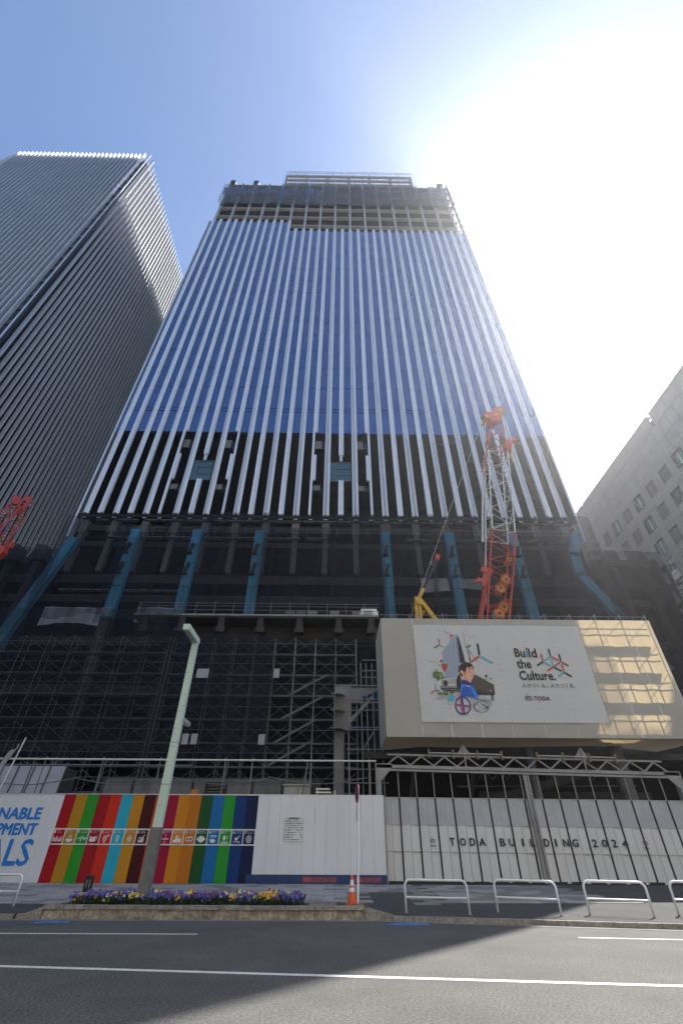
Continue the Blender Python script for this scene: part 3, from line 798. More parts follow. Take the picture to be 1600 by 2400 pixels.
# blank attic storeys with big panels and the parapet
zt = fz[0]+3.87/2+.04
for yc in wc:
    if yc < 30: continue
    ya = yc-3.17/2
    for z0, z1 in ((zt, zt+2.2), (zt+2.2, 49.0)):
        stone(ya, ya+1.585, z0, z1); stone(ya+1.585, ya+3.17, z0, z1)
MB().box(RX-.05, RX-.004, 30, RY1, 49.0, 49.1).build('string_course', M_stonetrim, rb)
for a, b in ((30.0, 41.7), (42.25, 62.6), (63.0, RY1)):
    n = max(1, round((b-a)/3.17)); w = (b-a)/n
    for k in range(n): stone(a+w*k, a+w*(k+1), 49.12, RZ-.35)
    MB().box(RX-.08, RX+.6, a, b, RZ-.35, RZ).build('coping', M_stone, rb)
for a, b in ((41.72, 42.23), (62.62, 62.98)):
    for k in range(5): MB().box(RX+.1, RX+.14, a, b, 49.2+.32*k, 49.26+.32*k).build('louver_bar', M_alu, rb)
# ---------------------------------------------------------------- lattice cranes
def lattice(root, name, c0, c1, w0, d0, w1, d1, m, nb, r=.085, rb=.04, side=Vector((1, 0, 0))):
    c0, c1 = Vector(c0), Vector(c1); ax = (c1-c0).normalized()
    dep = ax.cross(side).normalized(); sd = dep.cross(ax).normalized()
    def corner(t, sx, sy):
        c = c0.lerp(c1, t); w = w0+(w1-w0)*t; d = d0+(d1-d0)*t
        return c+sd*sx*w/2+dep*sy*d/2
    sec = MB()
    for sx, sy in ((-1,-1),(1,-1),(1,1),(-1,1)): sec.tube(corner(0, sx, sy), corner(1, sx, sy), r, 6)
    o = sec.build(name, m, root)
    L = MB(); cs = [(-1,-1),(1,-1),(1,1),(-1,1)]
    for k in range(nb):
        t0, t1 = k/nb, (k+1)/nb
        for i in range(4):
            a, b = cs[i], cs[(i+1) % 4]
            if k % 2: a, b = b, a
            L.tube(corner(t0, *a), corner(t1, *b), rb, 5)
    for t in (0.0, 1.0):
        for i in range(4): L.tube(corner(t, *cs[i]), corner(t, *cs[(i+1) % 4]), rb, 5)
    L.build('lacing', m, o)
    return o, corner
CY = 39.5
crane = thing('lattice_crane', 'tall lattice boom crane with red and white sections in front of the tower', 'crane', P(1165, 1460, Y=CY))
def cp(u, v, y=CY): return P(u, v, Y=y)
b0, b1, b2, b3, b4 = cp(1158, 1490), cp(1168, 1330), cp(1172, 1258), cp(1160, 1073), cp(1160, 985)
lattice(crane, 'boom_section', b0, b1, 1.9, 1.9, 2.35, 2.3, M_red, 7)
lattice(crane, 'boom_section', b1, b2, 2.35, 2.3, 2.35, 2.3, M_red, 3)
lattice(crane, 'boom_section', b2, b3, 2.35, 2.3, 2.35, 2.3, M_cwhite, 8)
lattice(crane, 'boom_section', b3, b4, 2.35, 2.3, 1.15, 1.3, M_red, 5)
ax = (b4-b3).normalized()
# boom head with sheaves
h = b4
head = MB()
hp = [(1149, 985), (1147, 978), (1134, 972), (1134, 964), (1150, 966), (1156, 957), (1166, 953), (1176, 951), (1181, 958), (1178, 968), (1174, 980), (1169, 986)]
pts = [P(u, v, Y=CY-.7) for u, v in hp]
head.prism(pts, (0, 1.5, 0)); hd = head.build('boom_head', M_red, crane)
for (u, v, r_) in ((1140, 975, .35), (1175, 962, .38), (1162, 972, .3)):
    c = P(u, v, Y=CY-.75); MB().tube(c, c+Vector((0, 1.6, 0)), r_, 14).build('sheave', M_orange, hd)
MB().prism([P(u, v, Y=CY-1.2) for u, v in ((1157, 1010), (1164, 992), (1168, 1000), (1168, 1012), (1160, 1014))], (0, .05, 0)).build('name_plate', M_red, hd)
c = P(1162.5, 1003, Y=CY-1.27); MB().tube(c, c+Vector((0, .02, 0)), .38, 16).build('round_mark', M_skyink, hd)
# hook block
hk = thing('hook_block', 'dark red hook block hanging right of the crane boom', 'hook', P(1190, 1040, Y=CY-1))
MB().prism([P(u, v, Y=CY-1.2) for u, v in ((1183, 1034), (1190, 1029), (1196, 1030), (1199, 1040), (1198, 1052), (1190, 1056), (1184, 1046))], (0, .5, 0)).build('block', M_red, hk)
MB().prism([P(u, v, Y=CY-1.2) for u, v in ((1200, 1019), (1205, 1024), (1210, 1034), (1207, 1040), (1202, 1032))], (0, .35, 0)).build('ball', M_red, hk)
p = [P(u, v, Y=CY-.9) for u, v in ((1196, 1055), (1198, 1062), (1195, 1067), (1200, 1080), (1204, 1086))]
MB().path(p, .07, 6).build('sling', M_yellow, hk)
p0 = P(1178, 960, Y=CY-.9)
MB().tube(p0, P(1190, 1030, Y=CY-.9), .025, 4).tube(P(1179, 960, Y=CY-.8), P(1205, 1022, Y=CY-.9), .025, 4).build('rope', M_cable, hk)
# pendant lines, back mast, drums
mb = MB()
mb.tube(P(1136, 975, Y=CY), P(1135, 1270, Y=CY+1), .05, 4).tube(P(1134, 975, Y=CY), P(960, 1450, Y=CY+.5), .022, 4)
mb.tube(P(1130, 1110, Y=CY), P(1130, 1270, Y=CY), .11, 6).tube(P(1137, 1110, Y=CY+.4), P(1138, 1420, Y=CY+.4), .07, 6)
mb.build('pendant_line', M_cwhite, crane)
MB().tube(P(1143, 1060, Y=CY), P(1128, 1105, Y=CY+.5), .09).build('pendant_link', M_red, crane)
MB().tube(P(1143, 1090, Y=CY), P(1131, 1120, Y=CY+.3), .09).build('pendant_link', M_red, crane)
mast = MB().tube(P(1138, 1366, Y=CY-.4), P(1122, 1490, Y=CY-.4), .17, 8).tube(P(1134, 1378, Y=CY+.1), P(1115, 1490, Y=CY+.1), .15, 8)
mast.build('mast_leg', M_red, crane)
MB().prism([P(u, v, Y=CY-.7) for u, v in ((1124, 1337), (1131, 1327), (1140, 1329), (1157, 1336), (1148, 1347), (1144, 1358), (1138, 1372), (1130, 1375), (1128, 1362), (1109, 1365), (1118, 1357), (1120, 1352), (1128, 1357), (1138, 1341)) ], (0, .3, 0)).build('mast_bracket', M_red, crane)
for (u, v, r_) in ((1185, 1357, .42), (1173, 1378, .42), (1181, 1422, .42), (1170, 1437, .45), (1192, 1311, .22)):
    c = P(u, v, Y=CY-.6); o = MB().tube(c, c+Vector((0, 1.0, 0)), r_, 16).build('winch_drum', M_orange, crane)
    MB().tube(c-Vector((0, .04, 0)), c-Vector((0, .005, 0)), r_*.35, 10).build('drum_hub', M_rust, o)
    MB().path([c+Vector((r_*1.25*math.cos(t), -.05, r_*1.25*math.sin(t))) for t in [i*math.pi/10 for i in range(19)]], .03, 5).build('drum_guard', M_orange, o)
# yellow folding crane arm
yc_ = thing('yellow_crane_arm', 'yellow folding crane arm with red tipped boom above the banner', 'crane', P(995, 1465, Y=38.6))
def yp(x, y, Y=38.6): return P(950+x*.07653, 1290+y*.07653, Y=Y)
def ypoly(pts, d, name, m, Y=38.6): return MB().prism([yp(x, y, Y) for x, y in pts], (0, d, 0)).build(name, m, yc_)
ypoly([(470, 1430), (590, 1580), (980, 2080), (980, 2250), (880, 2150), (510, 1640), (440, 1660), (340, 1620), (345, 1500), (380, 1420)], .5, 'main_arm', M_yellow)
ypoly([(385, 1410), (470, 1250), (480, 1150), (600, 1160), (560, 1260), (480, 1420)], .42, 'fore_arm', M_yellow, 38.5)
MB().bar(yp(550, 1150), yp(820, 600), .26, .26).build('telescopic_boom', M_ink, yc_)
MB().bar(yp(500, 1150), yp(630, 900), .06, .06).build('ram_rod', M_alu, yc_)
MB().bar(yp(800, 640), yp(960, 300), .36, .36).build('boom_tip_sleeve', M_rust, yc_)
MB().bar(yp(950, 290), yp(990, 150), .42, .40).build('red_tip', M_red, yc_)
for x0, y0, x1, y1, w in ((350, 1660, 390, 2150, .17), (440, 1680, 475, 2150, .24), (300, 1420, 320, 2150, .15)):
    MB().bar(yp(x0, y0, 38.9), yp(x1, y1, 38.9), w, w).build('lift_ram', M_yellow, yc_)
ypoly([(290, 1410), (360, 1410), (340, 1640), (290, 1800)], .25, 'knuckle', M_yellow, 38.8)
ypoly([(510, 1850), (580, 1820), (600, 1860), (560, 1960), (520, 1920)], .2, 'counter_box', M_orange, 38.9)
MB().path([yp(280, 1610+0), yp(200, 1640), yp(180, 1720), yp(220, 1760), yp(290, 1750)], .02, 5).build('hose', M_orange, yc_)
MB().path([yp(840, 330), yp(770, 350), yp(790, 420), yp(830, 440)], .025, 5).build('hose', M_wink, yc_)
# red crane at the left edge
rc = thing('red_crane_boom', 'red lattice crane boom reaching in from the left edge of view', 'crane', P(-60, 1420, Y=37))
def rp(x, y, Y=37.0): return P(x*.07653, 1140+y*.07653, Y=Y)
lattice(rc, 'boom_section', rp(-700, 2150), rp(560, 700), 2.0, 1.9, 1.35, 1.2, M_red, 9, .10, .045)
MB().prism([rp(x, y, 36.6) for x, y in ((430, 690), (800, 290), (860, 280), (980, 360), (1060, 560), (960, 480), (900, 470), (860, 600), (560, 880))], (0, .12, 0)).build('boom_head', M_red, rc)
MB().prism([rp(x, y, 37.6) for x, y in ((330, 510), (380, 290), (500, 250), (650, 330), (620, 480), (520, 540))], (0, .4, 0)).build('sheave_box', M_red, rc)
for x, y in ((535, 740), (608, 650), (680, 560), (752, 465)):
    c = rp(x, y, 36.57); MB().tube(c, c+Vector((0, .02, 0)), .17, 12).build('lightening_hole', M_darkgap, rc)
MB().bar(rp(-300, 1150, 37.9), rp(430, 600, 37.9), .5, .05, up=(0, 1, 0)).build('walk_plank', M_steelg, rc)
MB().bar(rp(-200, 1580, 36.5), rp(325, 1040, 36.5), .30, .08, up=(0, 1, 0)).build('blue_board', M_skyink, rc)
MB().tube(rp(890, 560), rp(890, 610), .17, 10).build('white_roller', M_cwhite, rc)
hk2 = thing('crane_hook', 'dark red hook hanging below the red boom at the left edge', 'hook', rp(310, 1900))
MB().prism([rp(x, y) for x, y in ((380, 1620), (395, 1700), (340, 1850), (250, 1830), (245, 1780))], (0, .4, 0)).build('block', M_red, hk2)
MB().path([rp(270, 1840), rp(230, 1880), rp(250, 1930), rp(290, 1900), rp(290, 1860)], .06, 6).build('hook', M_red, hk2)
MB().tube(rp(760, 980), rp(390, 1620), .02, 4).tube(rp(870, 620), rp(760, 980), .02, 4).build('rope', M_cable, hk2)
tag(MB().prism([rp(x, y, 36.4) for x, y in ((-300, 1800), (40, 1780), (165, 1850), (120, 1990), (-20, 2100), (-300, 2300))], (0, .6, 0)).build('pulley_block', M_red), 'pale red pulley block low at the left edge of view', 'pulley')
# ---------------------------------------------------------------- cream sheeted box with the printed banner
BY = 30.0
BX0, BX1, BZ0, BZ1 = 3.13, 22.4, 7.2, 14.9
box = thing('sheeted_scaffold', 'cream sheeted scaffold box over the gate carrying a printed banner', 'sheeted scaffold', ((BX0+BX1)/2, BY+2, BZ0))
def cloth(x0, x1, z0, z1, y, name, m, parent, nx=10, nz=10, amp=.02, seed=0, corners=True):
    rr = random.Random(seed); ph = [rr.uniform(0, 6.28) for _ in range(5)]; mb = MB(); pts = []
    for j in range(nz+1):
        for i in range(nx+1):
            s, t = i/nx, j/nz; x, z = x0+(x1-x0)*s, z0+(z1-z0)*t
            b = min(s, 1-s, t, 1-t)*2; b = min(1, b*3)
            dia = math.sin(6*(s+t)+ph[0])*math.exp(-3*min((1-t), t))+.6*math.sin(9*(s-t)+ph[1])
            pts.append((x, y-amp*b*(.6+dia*.5), z))
    mb.v = pts
    for j in range(nz):
        for i in range(nx): a = j*(nx+1)+i; mb.f.append((a, a+1, a+nx+2, a+nx+1))
    return mb.build(name, m, parent, smooth=True)
seams = [3.13, 5.38, 7.2, 9.1, 11.0, 13.0, 15.0, 17.1, 18.9, 20.7, 22.4]
for k, (a, b) in enumerate(zip(seams[:-1], seams[1:])):
    cloth(a+.012, b-.012, BZ0, BZ1, BY, 'front_sheet', M_cloth, box, 8, 14, .05, seed=k)
    MB().box(b-.02, b+.02, BY-.012, BY-.004, BZ0, BZ1).build('seam', M_wink, box)
for k in range(3):
    a, b = BX0+(BX1-BX0)*k/3, BX0+(BX1-BX0)*(k+1)/3
    sag = MB(); pts = []
    for j in range(5):
        for i in range(9):
            s, t = i/8, j/4; x = a+(b-a)*s
            wv = .35+.3*math.sin((x-BX0)/3.2)
            pts.append((x, BY+.02+4.6*t, BZ0-.02-.25*math.sin(math.pi*t)*wv+(.55 if t > .7 else 0)*t*math.sin((x-BX0)*.16)))
    sag.v = pts
    for j in range(4):
        for i in range(8): q = j*9+i; sag.f.append((q, q+1, q+10, q+9))
    sag.build('underside_sheet', M_cloth, box, smooth=True)
MB().face([(BX0, BY+.02, BZ0), (BX0, BY+4.6, BZ0), (BX0, BY+4.6, BZ1), (BX0, BY+.02, BZ1)]).build('side_sheet', M_cloth, box)
# scaffold inside the box: its shadow shows on the sunlit sheets
for x in [4+1.85*k for k in range(11)]:
    for y in (BY+.35, BY+1.5): MB().tube((x, y, BZ0+.05), (x, y, BZ1+.6), .035).build('post', M_scaf, box)
for z in (8.2, 10.1, 12.0, 13.8):
    MB().box(4, 22.2, BY+.5, BY+.92, z, z+.05).build('deck', M_deck, box)
    for h in (.5, .95): MB().tube((3.6, BY+.3, z+h), (22.3, BY+.3, z+h), .03).build('ledger', M_scaf, box)
    for x in [4+1.85*k for k in range(10)]:
        MB().tube((x, BY+.32, z), (x+1.85, BY+.32, z+1.6), .02, 4).build('brace', M_scaf, box)
for x in [3.4+.9*k for k in range(21)]:
    MB().tube((x, BY+.1, BZ1-.1), (x, BY+.1, BZ1+.22+random.uniform(0, .3)), .02, 4).build('top_stub', M_scaf, box)
MB().tube((3.1, BY+.12, BZ1+.32), (22.4, BY+.12, BZ1+.32), .022).build('top_rail', M_scaf, box)
# the printed banner
ban = thing('printed_banner', 'off white printed banner with portrait collage and Build the Culture lettering', 'banner', (11.2, BY-.08, 8.0))
QX0, QX1, QZ0, QZ1 = 5.38, 17.1, 8.02, 14.42
cloth(QX0, QX1, QZ0, QZ1, BY-.07, 'sheet', M_print, ban, 40, 24, .012, seed=5)
mb = MB()
for s in [QX0+.22*k for k in range(54)]:
    mb.box(s-.015, s+.015, BY-.094, BY-.088, QZ0+.0, QZ0+.045).box(s-.015, s+.015, BY-.094, BY-.088, QZ1-.045, QZ1)
for x in seams[1:8]:
    for k in range(16): mb.box(x-.03, x+.03, BY-.094, BY-.088, QZ0+.4*k, QZ0+.4*k+.025)
mb.build('eyelet_row', M_ink, ban)
PYB = BY-.092
LAY = [0]
def q(zx, zy, x0=980, y0=1460, s=.14031):
    LAYY = PYB-.00015*LAY[0]
    return P(x0+zx*s, y0+zy*s, Y=LAYY)
def shape(pts, m, name='print_shape'):
    LAY[0] += 1
    return MB().face([q(*p) for p in pts]).build(name, m, ban)
def blob(cx_, cy_, rx, ry, m, n=18, name='print_shape', wob=0., rot=0.):
    pts = []
    for i in range(n):
        t = 2*math.pi*i/n; w = 1+wob*random.uniform(-1, 1)
        a, b = rx*w*math.cos(t), ry*w*math.sin(t)
        pts.append((cx_+a*math.cos(rot)-b*math.sin(rot), cy_+a*math.sin(rot)+b*math.cos(rot)))
    return shape(pts, m, name)
def stroke(x0, y0, x1, y1, w, m, w1=None, name='print_stroke'):
    w1 = w if w1 is None else w1
    dx_, dy_ = x1-x0, y1-y0; L = math.hypot(dx_, dy_); nx2, ny2 = -dy_/L/2, dx_/L/2
    return shape([(x0+nx2*w, y0+ny2*w), (x1+nx2*w1, y1+ny2*w1), (x1-nx2*w1, y1-ny2*w1), (x0-nx2*w, y0-ny2*w)], m, name)
def ring(cx_, cy_, rx, ry, w, m, n=28, rot=0.):
    LAY[0] += 1; mb = MB(); pts = []
    for i in range(n):
        t = 2*math.pi*i/n
        for k in (1.0, 1-w):
            a, b = rx*k*math.cos(t), ry*k*math.sin(t)
            pts.append(q(cx_+a*math.cos(rot)-b*math.sin(rot), cy_+a*math.sin(rot)+b*math.cos(rot)))
    mb.v = [tuple(p) for p in pts]
    mb.f = [(2*i, 2*((i+1) % n), 2*((i+1) % n)+1, 2*i+1) for i in range(n)]
    return mb.build('print_ring', m, ban)
K = lambda n, h, r=.6: mat('ink_'+n, hx(h), r, var=.06, scale=3)
I_sil, I_sil2, I_dk = K('silver', '8d99ad'), K('pale_silver', 'b3bcc8'), K('charcoal', '2c2c33')
I_skin, I_skin2, I_hair, I_lip = K('skin', 'dca48c'), K('cheek', 'd08a78'), K('hair', '2b1d18'), K('lips', 'b0404a')
I_blue, I_blue2, I_blue3 = K('blue', '1d4fae'), K('mid_blue', '2a7fd6'), K('deep_blue', '18307c')
I_green, I_green2, I_brown, I_brown2 = K('green', '4d6b34'), K('light_green', '7d9454'), K('brown', '6a5842'), K('dark_brown', '3c342c')
I_purp, I_pink, I_grey, I_lgrey = K('indigo', '2e2c78'), K('pink', 'c04a78'), K('grey', '7c7c7e'), K('light_grey', 'a5a5a2')
# silver building
shape([(625,175),(660,420),(695,660),(640,900),(450,935),(415,620),(400,480)], I_sil)
for k in range(11):
    t = k/10
    stroke(405+22*k, 500-33*k*.95, 470+20*k, 900, 7, I_sil2 if k % 2 else I_grey, 4)
shape([(655,200),(720,400),(785,655),(692,668),(640,240)], I_dk)
shape([(455,950),(640,905),(640,1000),(470,1030)], I_lgrey)
stroke(738,145,790,390,6,I_grey); blob(832,392,52,24,I_grey,16,rot=-.4); stroke(822,430,866,665,16,I_dk); stroke(848,462,992,656,14,I_grey,8)
stroke(420,135,545,200,7,I_lip); blob(552,212,28,20,M_redink,10); stroke(540,225,541,275,10,M_redink)
stroke(838,250,885,252,6,I_grey); stroke(885,252,922,215,5,I_grey)
def rotor(c, ends, w):
    for (x, y, m) in ends: stroke(c[0]+(x-c[0])*.06, c[1]+(y-c[1])*.06, x, y, w, m)
rotor((1020,553), ((985,345,M_ink),(880,650,M_redink),(1240,672,M_tealink)), 36)
rotor((350,365), ((335,258,M_redink),(262,415,M_ink),(445,415,M_tealink)), 18)
rotor((292,1118), ((284,1008,M_tealink),(210,1172,M_redink),(345,1147,M_ink)), 18)
# little figures, strawberry, tree, terrace
blob(380,640,24,26,I_hair,12); blob(372,655,14,18,I_skin,10); stroke(300,655,330,700,12,I_skin); stroke(325,710,400,700,24,I_lgrey); stroke(150,640,285,660,5,I_dk)
shape([(388,700),(430,682),(484,705),(480,745),(440,822),(395,765)], M_redink); shape([(388,700),(400,668),(440,690),(478,680),(484,708),(430,694)], I_green)
stroke(398,930,400,1050,12,I_brown)
for k in range(26):
    blob(345+random.uniform(-95,95), 870+random.uniform(-75,85), random.uniform(16,34), random.uniform(12,24), random.choice([I_green, I_green2, I_green]), 9, wob=.25)
blob(450,945,14,18,I_skin,10); shape([(415,975),(450,955),(488,980),(485,1050),(425,1050)], M_ink)
shape([(358,1050),(660,1050),(690,1112),(378,1112)], I_grey); shape([(372,1085),(690,1085),(690,1110),(378,1110)], I_dk); shape([(408,1120),(690,1120),(690,1145),(408,1145)], I_brown2)
shape([(278,1268),(400,1180),(680,1180),(690,1268)], I_lgrey)
for k in range(18): blob(300+random.uniform(0,390), 1170+random.uniform(-25,30), random.uniform(16,34), random.uniform(10,18), random.choice([I_green, I_brown, I_green2]), 8, wob=.3)
shape([(495,1200),(560,1180),(610,1230),(590,1290),(575,1350),(565,1290),(515,1280),(490,1345),(495,1260)], M_tealink); blob(520,1150,32,36,I_hair,12); blob(512,1165,18,22,I_skin,10)
stroke(475,1357,580,1357,6,I_grey)
# timber slatted building
shape([(935,855),(1258,1030),(1276,1165),(960,1165),(870,1010)], I_brown2)
for k in range(13):
    stroke(940+25*k, 866+13.2*k, 915+27.5*k, 1120+3.5*k, 9, I_brown, 8)
shape([(940,1115),(1272,1165),(1272,1205),(985,1205)], I_dk)
blob(1130,885,20,22,I_hair,10); shape([(1090,930),(1125,905),(1150,925),(1150,950),(1095,945)], I_lgrey); stroke(1150,925,1195,918,9,I_skin); blob(1208,930,17,18,I_blue2,9)
blob(1207,1135,11,16,I_skin,8); shape([(1200,1150),(1240,1150),(1245,1210),(1205,1210)], M_ink); stroke(1218,1205,1228,1300,14,M_ink); stroke(1240,1205,1255,1300,14,M_ink)
# portrait
shape([(690,850),(720,1000),(715,1130),(690,1145),(640,1060),(632,970),(650,890)], I_hair)
shape([(668,800),(680,720),(720,672),(790,652),(860,668),(905,715),(921,770),(900,765),(870,700),(800,720),(775,800),(780,880),(740,900),(700,870)], I_hair)
shape([(755,820),(780,720),(870,700),(905,745),(915,775),(932,838),(918,850),(920,895),(905,940),(860,960),(865,1005),(770,950),(730,945),(735,880)], I_skin)
shape([(780,900),(850,955),(862,1000),(780,950)], I_skin2); blob(722,820,24,34,I_skin,12,rot=-.3); blob(722,822,11,18,I_skin2,8)
shape([(790,655),(870,670),(915,730),(918,765),(880,725),(840,745),(810,730),(790,800),(770,900),(760,800)], I_hair)
stroke(820,745,872,738,8,I_hair); stroke(897,760,918,762,7,I_hair); blob(852,768,22,11,I_dk,10); blob(908,780,10,9,I_dk,8)
blob(845,820,26,16,I_skin2,10); shape([(895,790),(922,835),(900,845)], I_skin2); shape([(862,862),(918,868),(916,885),(890,892)], I_lip); stroke(872,869,912,875,6,M_wink)
shape([(725,945),(790,955),(870,1000),(935,1090),(1005,1235),(955,1280),(880,1240),(700,1215),(690,1120),(712,1020)], I_blue)
shape([(725,945),(790,955),(870,1000),(900,1050),(830,1035),(722,1020)], I_blue3)
shape([(722,1022),(790,1035),(740,1090),(705,1200),(698,1110)], I_blue2); shape([(850,1040),(905,1060),(1005,1235),(960,1278)], I_blue2); shape([(775,1035),(850,1050),(860,1075),(790,1050)], I_skin)
# gyroscope ring and wire helmet
shape([(870,1240),(945,1270),(940,1330),(870,1460),(840,1350)], I_lgrey)
ring(742,1380,132,160,.16,I_purp,30,-.25); stroke(715,1225,770,1530,36,I_purp); stroke(610,1365,862,1388,20,I_purp)
for k in range(9): stroke(668+6*k,1222+35*k,702+6*k,1216+35*k,13,I_pink)
for k in range(10): stroke(615+26*k,1350+3*k,612+26*k,1388+3*k,9,I_pink)
for k in range(8): stroke(705+7*k,1420+14*k,745+7*k,1414+14*k,7,I_pink)
ring(1050,1400,128,92,.07,I_dk,30,.15); ring(1070,1370,140,80,.05,I_grey,28,-.3); ring(1090,1330,125,95,.05,I_grey,26,.2); ring(1040,1420,120,70,.05,I_grey,26,.1)
for k in range(9): stroke(950+20*k,1290-4*k,1010+22*k,1260+10*k,6,I_grey); 
for k in range(9): stroke(1040+12*k,1345+6*k,1100+9*k,1370+6*k,9,I_dk)
blob(1130,1415,18,12,I_dk,9)
# lettering and the line mark
def q2(x, y): return q(x, y, 1180, 1490, .12755)
def btext(s, xa, ya, xb, yb, yt, m, off=.0):
    LAY[0] += 1; a, b, c = q2(xa, ya), q2(xb, yb), q2(xa, yt)
    return text(s, a.x, b.x, (a.z+b.z)/2, c.z, PYB-.00015*LAY[0], m, ban, offset=off)
btext('Bu', 213, 393, 400, 395, 228, M_ink, .022); btext('ld', 470, 396, 620, 398, 234, M_ink, .022)
LAY[0] += 1; text('I', q2(432, 393).x-.055, q2(452, 393).x+.03, q2(440, 393).z, q2(420, 280).z, PYB-.00015*LAY[0], M_tealink, ban)
LAY[0] += 1; c = q2(412, 243); MB().tube((c.x, c.y, c.z), (c.x, c.y-.004, c.z), .085, 14).build('i_dot', M_redink, ban)
btext('the', 255, 597, 520, 598, 430, M_ink, .022); btext('Culture.', 303, 812, 966, 822, 640, M_ink, .022)
btext('人がつくる。人でつくる。', 345, 955, 1325, 962, 868, M_ink, .0)
btext('TODA', 562, 1190, 862, 1192, 1112, M_ink, .02)
def ls(x0, y0, x1, y1, m, w=27):
    LAY[0] += 1; a, b = q2(x0, y0), q2(x1, y1); d_ = (b-a); L = d_.length; n_ = Vector((-d_.z, 0, d_.x))/L*w*.12755*.0308/2
    MB().face([a-n_, b-n_, b+n_, a+n_]).build('line_mark', m, ban)
for a in ((682,330,718,465,M_redink),(715,478,615,545,M_ink),(725,478,858,552,M_tealink),(820,240,855,372,M_ink),(850,385,752,452,M_tealink),(862,382,1000,455,M_redink),(870,425,905,562,M_tealink),(900,575,803,645,M_redink),(915,572,1055,650,M_ink),(1010,332,1045,468,M_ink),(1040,480,940,552,M_redink),(1055,480,1192,552,M_redink),(1062,525,1102,660,M_redink),(1098,675,993,748,M_tealink),(1112,672,1250,750,M_ink)): ls(*a)
def logo(x, z, w, y, parent):
    """small block mark of coloured bars with a ring above"""
    h = w*.62; mb = {M_redink: MB(), M_tealink: MB(), M_ink: MB()}
    rnd = random.Random(4)
    for r_ in range(5):
        cx2 = 0.0
        while cx2 < .98:
            ww = rnd.choice([.12, .2, .3, .16]); m_ = rnd.choice(list(mb)); 
            mb[m_].face([(x+w*cx2, y, z+h*r_/5), (x+w*min(1, cx2+ww-.03), y, z+h*r_/5), (x+w*min(1, cx2+ww-.03), y, z+h*(r_/5+.13)), (x+w*cx2, y, z+h*(r_/5+.13))]); cx2 += ww
    for i in range(12):
        t0, t1 = 2*math.pi*i/12, 2*math.pi*(i+1)/12; c2 = (x+w*.4, z+h*1.28)
        mb[M_redink].face([(c2[0]+w*r2*math.cos(t), y, c2[1]+w*r2*math.sin(t)) for r2, t in ((.11, t0), (.11, t1), (.05, t1), (.05, t0))])
    for m_, b_ in mb.items():
        if b_.f: b_.build('logo_block', m_, parent)
LAY[0] += 1; c = q2(400, 1190); logo(c.x, c.z, q2(535, 1190).x-c.x, PYB-.00015*LAY[0], ban)
# ---------------------------------------------------------------- portal truss and folding panel gate
GY = 28.4
tr = thing('portal_truss', 'grey steel lattice truss portal over the white folding gate', 'truss', (10.8, GY, .4))
def zt_(x): return 6.0-(x-2.9)*.0175
def zb_(x): return 5.40-(x-2.9)*.018
MB().bar((2.95, GY, zt_(2.95)+.0), (18.4, GY, zt_(18.4)), .10, .09).build('top_chord', M_steelg, tr)
MB().bar((2.3, GY, zb_(2.3)), (19.1, GY, zb_(19.1)), .26, .16).build('bottom_chord', M_steelg, tr)
MB().bar((2.6, GY-.02, zb_(2.6)-.17), (18.9, GY-.02, zb_(18.9)-.17), .20, .10).build('door_rail', M_steelg, tr)
n = 24; a, b = 2.9, 18.6
for k in range(n):
    x0, x1 = a+(b-a)*k/n, a+(b-a)*(k+1)/n
    p, q_ = ((x0, GY, zb_(x0)+.09), (x1, GY, zt_(x1)-.05)) if k % 2 == 0 else ((x0, GY, zt_(x0)-.05), (x1, GY, zb_(x1)+.09))
    MB().bar(p, q_, .07, .07).build('diagonal', M_steelg, tr)
for x in (7.3, 14.0):
    MB().bar((x, GY-.1, zb_(x)-.1), (x, GY-.1, zt_(x)+.55), .07, .09).prism([(x-.42, GY-.04, zt_(x)+.07), (x+.42, GY-.04, zt_(x)+.07), (x, GY-.04, zt_(x)+.6)], (0, .06, 0)).build('king_post', M_steelg, tr)
for x0, x1 in ((5.3, 9.4), (11.4, 15.8)):
    MB().tube((x0, GY-.12, zt_(x0)+.12), (x1, GY-.12, zt_(x1)+.12), .035).build('tied_pipe', M_beige, tr)
    for k in range(4): 
        x = x0+(x1-x0)*k/3; MB().box(x-.04, x+.04, GY-.2, GY-.05, zt_(x)-.15, zt_(x)+.3).build('clamp', M_straw, tr)
for s, x in ((1, 2.42), (-1, 19.0)):
    MB().box(x-.13, x+.13, GY-.1, GY+.25, .36, zb_(x)-.1).build('leg', M_steelg, tr)
    MB().prism([(x-.15*s, GY-.13, zb_(x)+.12), (x+.75*s, GY-.13, zb_(x)+.12), (x+.75*s, GY-.13, zb_(x)-.08), (x+.1*s, GY-.13, zb_(x)-.75), (x-.15*s, GY-.13, zb_(x)-.75)], (0, .03, 0)).build('gusset', M_steelg, tr)
gate = thing('folding_gate', 'tall white folding panel gate lettered TODA BUILDING 2024', 'gate', (10, GY, .4))
G0, G1 = 2.52, 18.9
def gtop(x): return 3.92-(x-2.5)*.0055
def gbot(x): return .47-(x-2.5)*.008
nl = 17; lw = (G1-G0)/nl
